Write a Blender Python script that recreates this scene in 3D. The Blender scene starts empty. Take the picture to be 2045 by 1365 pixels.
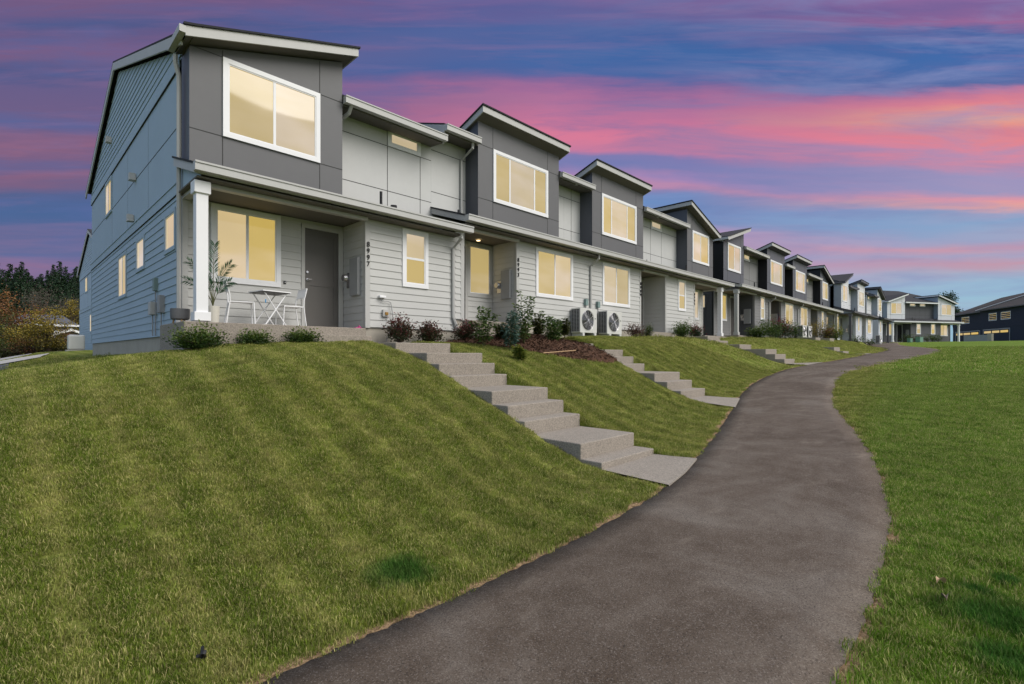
SUN_E = 3.0; EXPO = 0.0
import bpy, math, random
import numpy as np
from mathutils import Vector, Matrix
R = math.radians
SC = bpy.context.scene
COL = SC.collection
random.seed(7)

# ------------------------------------------------------------------ camera
AZ = R(44.2)
FW = (math.cos(AZ), math.sin(AZ)); RT = (math.sin(AZ), -math.cos(AZ))
cd = bpy.data.cameras.new('camera'); cam = bpy.data.objects.new('camera', cd); COL.objects.link(cam)
cd.sensor_width = 36; cd.lens = 17.604; cd.shift_y = 0.0115; cd.clip_start = .05; cd.clip_end = 3000
cam.location = (0, 0, 0); cam.rotation_euler = (R(90), 0, AZ - R(90))
SC.camera = cam

def ray(px, py):
    t = (px - 1022.5) / 1000.
    return FW[0] + t * RT[0], FW[1] + t * RT[1], (706. - py) / 1000.

# ------------------------------------------------------------------ helpers
def tag(o, label=None, cat=None, group=None, kind=None):
    if label: o['label'] = label
    if cat: o['category'] = cat
    if group: o['group'] = group
    if kind: o['kind'] = kind
    return o

def empty(name, loc=(0, 0, 0), rz=0, label=None, cat=None, group=None):
    o = bpy.data.objects.new(name, None); COL.objects.link(o)
    o.location = loc; o.rotation_euler = (0, 0, rz); o.empty_display_size = .2
    return tag(o, label, cat, group)

class MB:
    def __init__(s, mir=None):
        s.v = []; s.f = []; s.m = []; s.mir = mir; s.sm = False
    def add(s, vs, fs, m=0):
        b = len(s.v)
        if s.mir is not None:
            vs = [(s.mir - x, y, z) for x, y, z in vs]
            fs = [tuple(reversed(f)) for f in fs]
        s.v.extend(vs)
        for f in fs:
            s.f.append(tuple(i + b for i in f)); s.m.append(m)
    def box(s, x0, y0, z0, x1, y1, z1, m=0):
        if x0 > x1: x0, x1 = x1, x0
        if y0 > y1: y0, y1 = y1, y0
        if z0 > z1: z0, z1 = z1, z0
        s.add([(x0,y0,z0),(x1,y0,z0),(x1,y1,z0),(x0,y1,z0),(x0,y0,z1),(x1,y0,z1),(x1,y1,z1),(x0,y1,z1)],
              [(0,3,2,1),(4,5,6,7),(0,1,5,4),(1,2,6,5),(2,3,7,6),(3,0,4,7)], m)
    def prism(s, pts, axis, a, b, m=0):
        """pts: 2D polygon (counter-clockwise), extruded along axis from a to b."""
        n = len(pts)
        def mk(p, c):
            if axis == 'x': return (c, p[0], p[1])
            if axis == 'y': return (p[0], c, p[1])
            return (p[0], p[1], c)
        vs = [mk(p, a) for p in pts] + [mk(p, b) for p in pts]
        fs = [tuple(range(n))[::-1], tuple(range(n, 2 * n))]
        for i in range(n):
            j = (i + 1) % n; fs.append((i, j, n + j, n + i))
        if axis == 'y': fs = [tuple(reversed(f)) for f in fs]
        s.add(vs, fs, m)
    def tube(s, path, r, n=8, m=0, cap=True):
        path = [Vector(p) for p in path]; rs = r if isinstance(r, (list, tuple)) else [r] * len(path)
        vs = []; fs = []
        for i, p in enumerate(path):
            a = path[max(i - 1, 0)]; b = path[min(i + 1, len(path) - 1)]
            d = (b - a).normalized(); up = Vector((0, 0, 1)) if abs(d.z) < .9 else Vector((1, 0, 0))
            x = d.cross(up).normalized(); y = x.cross(d).normalized()
            for k in range(n):
                th = 2 * math.pi * k / n
                vs.append(tuple(p + (x * math.cos(th) + y * math.sin(th)) * rs[i]))
        for i in range(len(path) - 1):
            for k in range(n):
                k2 = (k + 1) % n
                fs.append((i*n+k, i*n+k2, (i+1)*n+k2, (i+1)*n+k))
        if cap:
            fs.append(tuple(range(n))[::-1]); fs.append(tuple(range((len(path)-1)*n, len(path)*n)))
        s.add(vs, fs, m)
    def lathe(s, prof, c=(0,0,0), n=20, m=0):
        vs = []; fs = []
        for (r, z) in prof:
            for k in range(n):
                th = 2*math.pi*k/n; vs.append((c[0]+r*math.cos(th), c[1]+r*math.sin(th), c[2]+z))
        for i in range(len(prof)-1):
            for k in range(n):
                k2 = (k+1) % n; fs.append((i*n+k, i*n+k2, (i+1)*n+k2, (i+1)*n+k))
        s.add(vs, fs, m)
    def build(s, name, mats, parent=None, smooth=False, bevel=0):
        me = bpy.data.meshes.new(name)
        me.from_pydata(s.v, [], s.f)
        if not isinstance(mats, (list, tuple)): mats = [mats]
        for m in mats: me.materials.append(m)
        if len(mats) > 1: me.polygons.foreach_set('material_index', s.m)
        if smooth: me.polygons.foreach_set('use_smooth', [True] * len(s.f))
        me.update()
        o = bpy.data.objects.new(name, me); COL.objects.link(o)
        if parent: o.parent = parent
        if bevel:
            b = o.modifiers.new('bevel', 'BEVEL'); b.width = bevel; b.segments = 2; b.limit_method = 'ANGLE'
        return o

def copy_tree(o, parent=None):
    c = o.copy(); COL.objects.link(c); c.parent = parent
    for ch in list(o.children): copy_tree(ch, c)
    return c

# ------------------------------------------------------------------ materials
def nodes(name):
    m = bpy.data.materials.new(name); m.use_nodes = True
    nt = m.node_tree; b = nt.nodes['Principled BSDF']
    return m, nt, b
def N(nt, t, **k):
    n = nt.nodes.new(t)
    for a, v in k.items():
        if a.startswith('i_'):
            key = a[2:].replace('_', ' ')
            n.inputs[int(key) if key.isdigit() else key].default_value = v
        else: setattr(n, a, v)
    return n
def ramp(nt, fac, stops, interp='LINEAR'):
    r = nt.nodes.new('ShaderNodeValToRGB'); r.color_ramp.interpolation = interp
    e = r.color_ramp.elements
    while len(e) < len(stops): e.new(.5)
    for x, (p, c) in zip(e, stops):
        x.position = p; x.color = (*c, 1) if len(c) == 3 else c
    nt.links.new(fac, r.inputs[0]); return r.outputs[0]
def mix(nt, fac, a, b, mode='MIX'):
    m = nt.nodes.new('ShaderNodeMix'); m.data_type = 'RGBA'; m.blend_type = mode
    for k, v in ((0, fac), (6, a), (7, b)):
        if hasattr(v, 'is_linked') or isinstance(v, bpy.types.NodeSocket): nt.links.new(v, m.inputs[k])
        elif isinstance(v, (int, float)): m.inputs[k].default_value = v
        else: m.inputs[k].default_value = (*v, 1)
    return m.outputs[2]
def noise(nt, scale, detail=4, rough=.55, vec=None, dist=0):
    n = nt.nodes.new('ShaderNodeTexNoise'); n.inputs['Scale'].default_value = scale
    n.inputs['Detail'].default_value = detail; n.inputs['Roughness'].default_value = rough
    n.inputs['Distortion'].default_value = dist
    if vec is not None: nt.links.new(vec, n.inputs['Vector'])
    return n.outputs['Fac']
def gpos(nt): return nt.nodes.new('ShaderNodeNewGeometry').outputs['Position']
def mapping(nt, vec, scale=(1,1,1), rot=(0,0,0), loc=(0,0,0)):
    m = nt.nodes.new('ShaderNodeMapping'); nt.links.new(vec, m.inputs[0])
    m.inputs['Scale'].default_value = scale; m.inputs['Rotation'].default_value = rot; m.inputs['Location'].default_value = loc
    return m.outputs[0]
def bump(nt, b, h, strength=.3, dist=.01):
    n = nt.nodes.new('ShaderNodeBump'); n.inputs['Strength'].default_value = strength; n.inputs['Distance'].default_value = dist
    nt.links.new(h, n.inputs['Height']); nt.links.new(n.outputs[0], b.inputs['Normal'])

def mat(name, col, rough=.6, amp=.12, sc=1.5, bs=0, bscale=60, metal=0, spec=.35, streak=False):
    m, nt, b = nodes(name)
    p = gpos(nt)
    if streak: p = mapping(nt, p, (1, 1, .12))
    n = noise(nt, sc, 5, .6, p)
    n2 = noise(nt, sc * 9, 4, .6, p)
    lo = tuple(c * (1 - amp) for c in col); hi = tuple(min(1, c * (1 + amp)) for c in col)
    c = ramp(nt, n, [(.3, lo), (.7, hi)])
    c = mix(nt, .35, c, ramp(nt, n2, [(.3, lo), (.7, hi)]))
    nt.links.new(c, b.inputs['Base Color'])
    b.inputs['Roughness'].default_value = rough; b.inputs['Metallic'].default_value = metal
    b.inputs['Specular IOR Level'].default_value = spec
    if bs: bump(nt, b, noise(nt, bscale, 3, .6, p), bs, .004)
    return m

def siding_mat(name, col):
    m, nt, b = nodes(name)
    g = mapping(nt, gpos(nt), (1, 1, 14))
    n = noise(nt, .9, 4, .6, gpos(nt)); n2 = noise(nt, 12, 4, .65, g)
    c = mix(nt, .5, ramp(nt, n, [(.3, tuple(x*.93 for x in col)), (.7, tuple(x*1.06 for x in col))]),
            ramp(nt, n2, [(.3, tuple(x*.94 for x in col)), (.7, tuple(x*1.05 for x in col))]))
    nt.links.new(c, b.inputs['Base Color']); b.inputs['Roughness'].default_value = .62; b.inputs['Specular IOR Level'].default_value = .3
    bump(nt, b, n2, .18, .004)
    return m

def glass_mat(name, col, strength, refl=.05, cloud=.5, pink=(.8,.62,.55)):
    """Lit room behind a blind seen through reflecting glass."""
    m, nt, b = nodes(name)
    p = gpos(nt)
    n = noise(nt, .55, 3, .5, mapping(nt, p, (.6, .6, 2.2)))
    n2 = noise(nt, 1.1, 2, .5, p)
    wv = N(nt, 'ShaderNodeTexWave', wave_type='BANDS', bands_direction='Z'); wv.inputs['Scale'].default_value = 14
    nt.links.new(p, wv.inputs['Vector'])
    c = mix(nt, ramp(nt, n, [(.45, (0,0,0)), (.7, (cloud,cloud,cloud))]), col, pink)  # cloud reflection of the pink sky painted into the pane's glow
    c = mix(nt, ramp(nt, n2, [(.3, (0,0,0)), (.75, (.35,.35,.35))]), c, tuple(x * .72 for x in col))
    c = mix(nt, ramp(nt, wv.outputs['Fac'], [(.0, (.12,.12,.12)), (.25, (0,0,0))]), c, tuple(x * .6 for x in col))
    oi = nt.nodes.new('ShaderNodeObjectInfo'); hs = N(nt, 'ShaderNodeHueSaturation'); nt.links.new(c, hs.inputs['Color'])
    for k_, (lo_, hi_) in (('Value', (.88, 1.08)), ('Saturation', (.86, 1.14))):
        mr = N(nt, 'ShaderNodeMapRange'); nt.links.new(oi.outputs['Random'], mr.inputs[0]); mr.inputs[3].default_value = lo_; mr.inputs[4].default_value = hi_; nt.links.new(mr.outputs[0], hs.inputs[k_])
    c = hs.outputs[0]
    nt.links.new(c, b.inputs['Emission Color']); b.inputs['Emission Strength'].default_value = strength
    b.inputs['Base Color'].default_value = (.02, .02, .02, 1)
    b.inputs['Roughness'].default_value = refl; b.inputs['Specular IOR Level'].default_value = .5
    return m

M = {}
M['light'] = siding_mat('light_siding', (.475, .475, .46))
M['lightpanel'] = mat('light_panel', (.49, .492, .485), .6, .04, .8)
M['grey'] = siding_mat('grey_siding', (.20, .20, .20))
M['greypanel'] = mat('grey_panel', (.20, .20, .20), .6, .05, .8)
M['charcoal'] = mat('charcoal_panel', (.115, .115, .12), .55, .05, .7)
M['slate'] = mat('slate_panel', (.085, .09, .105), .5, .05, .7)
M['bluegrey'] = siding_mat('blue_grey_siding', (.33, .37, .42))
M['pale'] = mat('pale_panel', (.58, .59, .61), .55, .05, .8)
M['dark'] = siding_mat('dark_siding', (.085, .087, .095))
M['darkpanel'] = mat('dark_panel', (.085, .087, .095), .6, .05)
M['navy'] = siding_mat('navy_siding', (.012, .024, .045))
M['trimw'] = mat('white_trim', (.74, .74, .75), .45, .03, 2)
M['trimg'] = mat('grey_trim', (.43, .428, .415), .5, .05, 2, streak=True)
M['trimd'] = mat('dark_trim', (.09, .09, .10), .5, .05, 2)
M['groove'] = mat('groove_shadow', (.045, .045, .045), .9, .05)
M['soffit'] = mat('soffit', (.13, .12, .105), .8, .06)
M['shingle'] = mat('roof_shingle', (.028, .029, .033), .95, .3, 14, .5, 30)
M['shinglebr'] = mat('brown_roof_shingle', (.05, .045, .042), .95, .25, 9, .5, 20)
M['door'] = mat('door_paint', (.105, .098, .092), .45, .05, 1)
M['lens'] = mat('steel', (.5, .5, .52), .25, .05, 3, metal=.9)
M['meter'] = mat('meter_grey', (.28, .285, .29), .5, .06, 2)
M['black'] = mat('black_paint', (.012, .012, .013), .5, .05)
M['found'] = mat('foundation_concrete', (.36, .33, .28), .9, .12, 1.4, .3, 50)
M['paneW'] = glass_mat('lit_pane_warm', (.58, .43, .155), .95, .04, .5, (.74,.60,.42))
M['paneL'] = glass_mat('lit_pane_pale', (.66, .52, .30), .92, .03, .75, (.80,.68,.60))
M['paneF'] = glass_mat('lit_pane_far', (.72, .50, .15), .9, .1, .2)
M['glassdk'] = mat('dark_glass', (.02, .022, .025), .05, .02, spec=.6)

def concrete(name, col=(.275, .240, .200), agg=1.0):
    m, nt, b = nodes(name)
    p = gpos(nt)
    v = N(nt, 'ShaderNodeTexVoronoi'); v.inputs['Scale'].default_value = 95; nt.links.new(p, v.inputs['Vector'])
    n = noise(nt, 1.6, 6, .65, p); n3 = noise(nt, 160, 3, .7, p)
    sp = N(nt, 'ShaderNodeSeparateColor'); nt.links.new(v.outputs['Color'], sp.inputs[0])
    c = ramp(nt, n, [(.3, tuple(x*.80 for x in col)), (.7, tuple(x*1.12 for x in col))])
    g = ramp(nt, sp.outputs[0], [(0, tuple(x*.45 for x in col)), (.5, col), (1, tuple(x*1.65 for x in col))])
    c = mix(nt, .5 * agg, c, g)
    c = mix(nt, ramp(nt, n3, [(.35, (.35,.35,.35)), (.6, (0,0,0))]), c, tuple(x*.5 for x in col))
    nt.links.new(c, b.inputs['Base Color']); b.inputs['Roughness'].default_value = .85
    bump(nt, b, n3, .35, .004)
    return m
M['concrete'] = concrete('exposed_concrete')
M['concrete2'] = concrete('smooth_concrete', (.42, .40, .37), .4)
# ------------------------------------------------------------------ terrain
ZU = [-60,-20,-3,2,5.5,9,12,20,28.5,40,50,62,72,100,126,300]
ZZ = [-2.2,-1.8,-1.56,-1.48,-1.36,-1.14,-.95,-.33,0,.24,.62,1.0,1.32,1.75,2.1,2.5]
TU = [2,2.4,3.2,4,4.8,7,9,13,20,27,35,46,60,72,100,126,300]
TZ = [.055,.12,.18,.215,.225,.23,.40,.52,.62,.80,.88,1.0,1.2,1.37,1.8,2.1,2.5]
PL = [(-14,2.6),(-6,2.5),(-1,2.42),(.86,2.4),(1.4,2.38),(1.9,2.36),(2.8,2.34),(3.7,2.36),(4.55,2.43),(5.4,2.57),(6.2,2.75),(7.58,3.07),(8.9,3.42),(10.2,3.77),(11.45,4.13),(12.7,4.43),(13.87,4.65),(15.56,4.84),(17.1,4.9),(18.21,4.83),(19.47,4.62),(21.03,4.4),(24,4.33),(26.8,4.33),(31.3,4.4),(36,4.75),(40,5.25),(44.3,6.0),(50,7.5),(56.1,9.0),(63,9.6),(68,9.7)]
PR = [(-14,.75),(-6,.7),(-1,.62),(.9,.58),(1.5,.56),(2.0,.55),(2.5,.54),(2.94,.52),(3.53,.52),(4.38,.57),(5.4,.68),(6.35,.86),(7.52,1.13),(9.1,1.61),(10.9,2.19),(12.9,2.64),(15.1,3.02),(16.6,3.16),(18.2,3.08),(19.5,2.86),(21.8,2.56),(25.2,2.31),(28.8,2.06),(34,2.1),(38.4,2.36),(42.7,2.95),(47.5,4.7),(53,6.0),(59.5,6.9),(64,7.4),(68,7.8)]
PLa = np.array(PL); PRa = np.array(PR)
def zp(u): return np.interp(u, ZU, ZZ)
def vL(u): return np.interp(u, PLa[:,0], PLa[:,1])
def vR(u): return np.interp(u, PRa[:,0], PRa[:,1])
def Tz(u, v):
    t = np.interp(u, TU, TZ)
    dl = np.clip(2.2 - u, 0, 6)
    t = t - np.where(u < 2.2, (.125 + .0045 * np.clip(v - 8, 0, 16)) * dl + .010 * np.minimum(dl, 3) ** 2, 0)
    t = t - np.where(u < 8, np.clip((v - 8.8) * .0145, 0, .2), 0) + np.where(u < 8, np.clip((v - 24) * .02, 0, .2), 0)
    return t
PW = [0,.08,.166,.28,.42,.55,.675,.76,.826,.92,1]; PP = [0,.008,.055,.19,.395,.585,.765,.85,.90,.965,1]
def sst(x): return x * x * (3 - 2 * x)
def G(u, v):
    u = np.asarray(u, float); v = np.asarray(v, float)
    a = vL(u); w = np.clip((v - a) / np.maximum(8.6 - a, .5), 0, 1)
    p = np.interp(w, PW, PP)
    z = zp(u) + (Tz(u, v) - zp(u)) * p
    z = z + .012 * np.sin(u * 1.7 + v * .6) * np.clip(np.abs(v - (a - .9)) - .9, 0, 1) + .008 * np.sin(v * 2.3 - u * .7) * np.clip(np.abs(v - (a - .9)) - .9, 0, 1)
    # the lawn beyond the path on the other side
    r = np.clip(vR(u) - v, 0, 60)
    z = z + np.where(u < 40, .02 * np.sin(r * .9) * np.clip(r, 0, 1) - .004 * r, 0)
    return z
def Gs(u, v): return float(G(u, v))
def onground(px, py, lo=1.5, hi=160):
    d = ray(px, py); s = lo
    while s < hi:
        if d[2] * s <= Gs(d[0] * s, d[1] * s): break
        s += .02 + s * .002
    return (d[0] * s, d[1] * s, Gs(d[0] * s, d[1] * s))
def atv(px, v):
    d = ray(px, 700); s = v / d[1]; return d[0] * s

def inpath(u, v, m=0):
    return (v < vL(u) - m) & (v > vR(u) + m) & (u < 68)

def grass_color(nt, straw=.5):
    """world-space lawn colour, shared by blades and the soil sheet under them"""
    p = gpos(nt)
    a = noise(nt, .35, 4, .6, p); b = noise(nt, 1.7, 5, .65, p)
    st = noise(nt, 1.0, 3, .5, mapping(nt, p, (2.6, .35, .5), (0, 0, R(24))))
    wv = N(nt, 'ShaderNodeTexWave', wave_type='BANDS', bands_direction='X', wave_profile='SIN'); wv.inputs['Scale'].default_value = .62; wv.inputs['Distortion'].default_value = 1.3; wv.inputs['Detail'].default_value = 4; wv.inputs['Detail Scale'].default_value = 1.6; wv.inputs['Detail Roughness'].default_value = .6
    nt.links.new(mapping(nt, p, (1, .10, 0)), wv.inputs['Vector'])
    base = ramp(nt, a, [(.32, (.145, .205, .020)), (.55, (.215, .268, .034)), (.72, (.300, .325, .065))])
    c = mix(nt, ramp(nt, b, [(.35, (0,0,0)), (.65, (.5,.5,.5))]), base, (.31, .30, .08))
    c = mix(nt, ramp(nt, st, [(.42, (.4,.4,.4)), (.56, (0,0,0))]), c, (.12, .175, .018))
    c = mix(nt, ramp(nt, wv.outputs['Fac'], [(.05, (.50,.50,.50)), (.42, (0,0,0))]), c, (.095, .145, .014))
    c = mix(nt, ramp(nt, wv.outputs['Fac'], [(.74, (0,0,0)), (.98, (.50,.50,.50))]), c, (.38, .38, .11))
    mo = noise(nt, 5.5, 5, .7, p, .6)
    c = mix(nt, ramp(nt, mo, [(.36, (.55,.55,.55)), (.52, (0,0,0))]), c, (.105, .150, .018))
    c = mix(nt, ramp(nt, mo, [(.54, (0,0,0)), (.72, (.50,.50,.50))]), c, (.40, .34, .14))
    # across the path the lawn is greener
    sep = N(nt, 'ShaderNodeSeparateXYZ'); nt.links.new(p, sep.inputs[0])
    g = N(nt, 'ShaderNodeMath', operation='MULTIPLY_ADD'); nt.links.new(sep.outputs[0], g.inputs[0]); g.inputs[1].default_value = -.10; nt.links.new(sep.outputs[1], g.inputs[2])
    c = mix(nt, ramp(nt, g.outputs[0], [(.3, (.62,.62,.62)), (1.0, (0,0,0))]), c, (.100, .240, .014))
    # the far lawn across the path is greener
    return c, p
def patch_mask(nt, p, pts):
    out = None
    for (x, y, r) in pts:
        d = N(nt, 'ShaderNodeVectorMath', operation='DISTANCE'); nt.links.new(mapping(nt, p, (1,1,0)), d.inputs[0]); d.inputs[1].default_value = (x, y, 0)
        md = N(nt, 'ShaderNodeMath', operation='MULTIPLY_ADD'); nt.links.new(noise(nt, 3.5, 3, .6, p), md.inputs[0]); md.inputs[1].default_value = 1.5 * r; nt.links.new(d.outputs['Value'], md.inputs[2])
        q = ramp(nt, N_div(nt, md.outputs[0], r * 3.0), [(.42, (.85,.85,.85)), (.66, (0,0,0))])
        out = q if out is None else mix(nt, 1.0, out, q, 'LIGHTEN')
    return out
def N_div(nt, s, k):
    d = N(nt, 'ShaderNodeMath', operation='DIVIDE'); nt.links.new(s, d.inputs[0]); d.inputs[1].default_value = k; return d.outputs[0]
PATCH = []
for (px, py, r) in ((805, 1150, .22), (1985, 1235, .27), (1945, 1190, .10), (2010, 1165, .08), (2040, 1330, .2)):
    q = onground(px, py); PATCH.append((q[0], q[1], r))

def make_ground_mat():
    m, nt, b = nodes('lawn_soil')
    c, p = grass_color(nt)
    c = mix(nt, patch_mask(nt, p, PATCH[:3]), c, (.05, .12, .02))
    n = noise(nt, 60, 4, .7, p)
    c = mix(nt, ramp(nt, n, [(.35, (.75,.75,.75)), (.62, (.12,.12,.12))]), c, (.085, .088, .022))
    sep = N(nt, 'ShaderNodeSeparateXYZ'); nt.links.new(p, sep.inputs[0])
    at = N(nt, 'ShaderNodeAttribute', attribute_name='soil')
    nn = noise(nt, 9, 4, .7, p)
    md = N(nt, 'ShaderNodeMath', operation='MULTIPLY_ADD'); nt.links.new(nn, md.inputs[0]); md.inputs[1].default_value = .6; nt.links.new(at.outputs['Fac'], md.inputs[2])
    f = ramp(nt, md.outputs[0], [(.72, (0,0,0)), (.95, (1,1,1))])
    c = mix(nt, f, c, ramp(nt, noise(nt, 40, 3, .7, p), [(.35, (.13, .085, .045)), (.65, (.40, .27, .155))]))
    nt.links.new(c, b.inputs['Base Color']); b.inputs['Roughness'].default_value = .95; b.inputs['Specular IOR Level'].default_value = .1
    bump(nt, b, n, .8, .03)
    return m

def make_ground():
    us = np.concatenate([np.arange(-60, -6, 3), np.arange(-6, -1, .25), np.arange(-1, 14, .125), np.arange(14, 30, .25), np.arange(30, 90, 1.), np.arange(90, 200, 8.), np.arange(200, 700, 50.)])
    vs = np.concatenate([np.arange(-300, -60, 40.), np.arange(-60, -6, 4.), np.arange(-6, 0, .5), np.arange(0, 6, .125), np.arange(6, 12, .25), np.arange(12, 60, 2.), np.arange(60, 200, 10.), np.arange(200, 700, 50.)])
    U, V = np.meshgrid(us, vs, indexing='ij')
    Z = G(U, V)
    Z = np.where(inpath(U, V, .04), Z - .05, Z)
    for su, svt in ((4.85, 9.1), (10.1, 9.1), (19.1, 9.1), (27.5, 9.1)):
        Z = np.where((U > su + .03) & (U < su + 1.19) & (V > vL(U) - .02) & (V < svt), Z - .45, Z)
    far = np.clip((np.hypot(U, V) - 150) / 200, 0, 1); Z = Z - far * 2
    nu, nv = U.shape
    co = np.stack([U, V, Z], -1).reshape(-1, 3)
    idx = np.arange(nu * nv).reshape(nu, nv)
    q = np.stack([idx[:-1, :-1], idx[1:, :-1], idx[1:, 1:], idx[:-1, 1:]], -1).reshape(-1, 4)
    me = bpy.data.meshes.new('ground'); me.from_pydata(co.tolist(), [], q.tolist())
    d = np.minimum(np.abs(V - vL(U)), np.abs(V - vR(U)))
    s = np.where(U < 68, np.clip(1 - d / .17, 0, 1), 0); s = np.where(inpath(U, V), 1, s)
    at = me.attributes.new('soil', 'FLOAT', 'POINT'); at.data.foreach_set('value', s.reshape(-1).astype(np.float32))
    me.polygons.foreach_set('use_smooth', [True] * len(q))
    me.materials.append(make_ground_mat()); me.update()
    o = bpy.data.objects.new('ground', me); COL.objects.link(o); tag(o, kind='structure')
make_ground()

# ------------------------------------------------------------------ asphalt path
def make_path():
    m, nt, b = nodes('path_asphalt'); p = gpos(nt)
    n = noise(nt, 95, 5, .8, p); big = noise(nt, .8, 7, .66, p, .8); mid = noise(nt, 5, 5, .6, mapping(nt, p, (1, 1, 1)))
    c = ramp(nt, big, [(.30, (.058, .040, .027)), (.48, (.102, .077, .058)), (.68, (.170, .144, .120))])
    c = mix(nt, .24, c, ramp(nt, mid, [(.34, (.060, .043, .031)), (.66, (.178, .150, .124))]))
    v = N(nt, 'ShaderNodeTexVoronoi'); v.inputs['Scale'].default_value = 170; nt.links.new(p, v.inputs['Vector'])
    sp = N(nt, 'ShaderNodeSeparateColor'); nt.links.new(v.outputs['Color'], sp.inputs[0])
    c = mix(nt, ramp(nt, sp.outputs[1], [(.72, (0,0,0)), (1, (.45,.45,.45))]), c, (.27, .235, .205))
    c = mix(nt, ramp(nt, n, [(.36, (.8,.8,.8)), (.50, (0,0,0))]), c, (.020, .016, .014))
    sc = noise(nt, 2.2, 3, .7, mapping(nt, p, (.8, 2.2, 1), (0, 0, R(30))))
    c = mix(nt, ramp(nt, sc, [(.58, (0,0,0)), (.80, (.26,.26,.26))]), c, (.28, .235, .19))
    nt.links.new(c, b.inputs['Base Color']); b.inputs['Roughness'].default_value = .85; b.inputs['Specular IOR Level'].default_value = .2
    bump(nt, b, n, .7, .006)
    # resample edges finely along the length, ragged by a few mm
    def dense(P):
        P = np.array(P); s = np.r_[0, np.cumsum(np.hypot(*np.diff(P, axis=0).T))]; s /= s[-1]
        return P, s
    uu = sorted({round(a[0],2) for a in PL} ); PL2 = PL; PR2 = [(u, float(vR(u))) for u, _ in PL]
    n_ = len(PL2); K = 14; L = []; Rr = []
    for i in range(n_ - 1):
        for k in range(K):
            f = k / K
            def cr(P):
                p0, p1, p2, p3 = [np.array(P[max(0, min(n_ - 1, j))]) for j in (i-1, i, i+1, i+2)]
                return .5 * (2*p1 + (p2-p0)*f + (2*p0-5*p1+4*p2-p3)*f*f + (-p0+3*p1-3*p2+p3)*f**3)
            L.append(cr(PL2)); Rr.append(cr(PR2))
    rnd = random.Random(3); mb = MB(); W = 9
    for i, (a, c_) in enumerate(zip(L, Rr)):
        ja = rnd.uniform(-.015, .015); jc = rnd.uniform(-.015, .015)
        for k in range(W):
            f = k / (W - 1); q = a * (1 - f) + c_ * f
            if k == 0: q = q + np.array([0, ja])
            if k == W - 1: q = q + np.array([0, jc])
            mb.v.append((q[0], q[1], float(zp(q[0])) + .008 + .02 * math.sin(f * math.pi)))
    for i in range(len(L) - 1):
        for k in range(W - 1):
            a = i * W + k; mb.f.append((a, a + 1, a + W + 1, a + W)); mb.m.append(0)
    # skirts
    for side, col in ((0, 0), (W - 1, 1)):
        base = len(mb.v)
        for i in range(len(L)):
            x, y, z = mb.v[i * W + side]; mb.v.append((x, y, z - .12))
        for i in range(len(L) - 1):
            a = i * W + side; bq = a + W; c2 = base + i; d2 = base + i + 1
            mb.f.append((a, c2, d2, bq) if side else (a, bq, d2, c2)); mb.m.append(0)
    o = mb.build('path', m, smooth=True); tag(o, kind='structure')
make_path()

# ------------------------------------------------------------------ concrete stairs
def stairs(u0, w, steps, slab, label):
    """steps: (v front edge, z tread); slab polygon (u,v,z) laid down to the path"""
    mb = MB(); vb = 9.0
    prof = []
    for i, (v, z) in enumerate(steps):
        back = vb if i == 0 else steps[i-1][0] + .0
        zb = steps[i+1][1] if i + 1 < len(steps) else slab[0][2]
        mb.box(u0, v, z - .42, u0 + w, back if i == 0 else back, z)
    n = len(slab); vs = [(x, y, z) for x, y, z in slab] + [(x, y, z - .25) for x, y, z in slab]
    fs = [tuple(range(n)), tuple(range(n, 2*n))[::-1]] + [(i, n + i, n + (i+1) % n, (i+1) % n) for i in range(n)]
    o = empty('concrete_stairs', (0, 0, 0), 0, label, 'stairs', 'concrete stairs from the path up to the townhouses')
    # walkway slab where it meets the path, and the flight
    mb.build('flight', M['concrete'], o, bevel=.012)
    m2 = MB(); K = 8; za = slab[0][2]; va = slab[0][1]
    for k in range(K + 1):
        uk = u0 + w * k / K; vk = float(vL(uk)) - .03
        for j in range(4):
            m2.v.append((uk, va + (vk - va) * j / 3, za + (float(zp(uk)) + .025 - za) * j / 3))
        m2.v.append((uk, vk, float(zp(uk)) - .2))
    for k in range(K):
        for j in range(4): m2.f.append((k*5+j, k*5+j+1, k*5+j+6, k*5+j+5)); m2.m.append(0)
    m2.build('bottom_slab', M['concrete'], o)
    return o
def bottom(u0, w, v1, z):
    ua, ub = u0, u0 + w
    pts = [(ua, v1 + .05, z), (ua - .0, float(vL(ua)) - .03, float(zp(ua)) + .03), (ua + w * .5, float(vL(ua + w * .5)) - .03, float(zp(ua + w * .5)) + .03), (ub, float(vL(ub)) - .03, float(zp(ub)) + .03), (ub, v1 + .05, z)]
    return pts
STAIRS = []
def add_stairs(u0, steps, zs, label, w=1.22):
    STAIRS.append((u0, w, steps[-1][0])); stairs(u0, w, steps, bottom(u0, w, steps[-1][0], zs), label)
add_stairs(4.85, [(7.55,.198),(6.64,.016),(6.32,-.16),(6.02,-.345),(5.11,-.53),(4.795,-.71),(4.485,-.895),(3.574,-1.075),(3.277,-1.255)], -1.33,
           'nearest concrete stairs, nine steps up the lawn to the first townhouse')
add_stairs(10.1, [(8.95,.455),(7.91,.277),(6.99,.105),(6.68,-.07),(6.37,-.245),(5.44,-.43),(5.14,-.61),(4.83,-.79)], -.96,
           'second concrete stairs, rising beside the mulch bed to the doorway numbered 8993')
add_stairs(19.1, [(8.05,.68),(7.74,.515),(6.86,.35),(5.96,.17),(5.65,-.01),(5.35,-.185)], -.34,
           'third concrete stairs, below the end porch of the light grey row')
add_stairs(27.5, [(8.74,.85),(6.98,.50),(5.57,.314),(5.21,.12)], -.03,
           'fourth concrete stairs, farthest down the row, below the dark grey townhouses')
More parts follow.
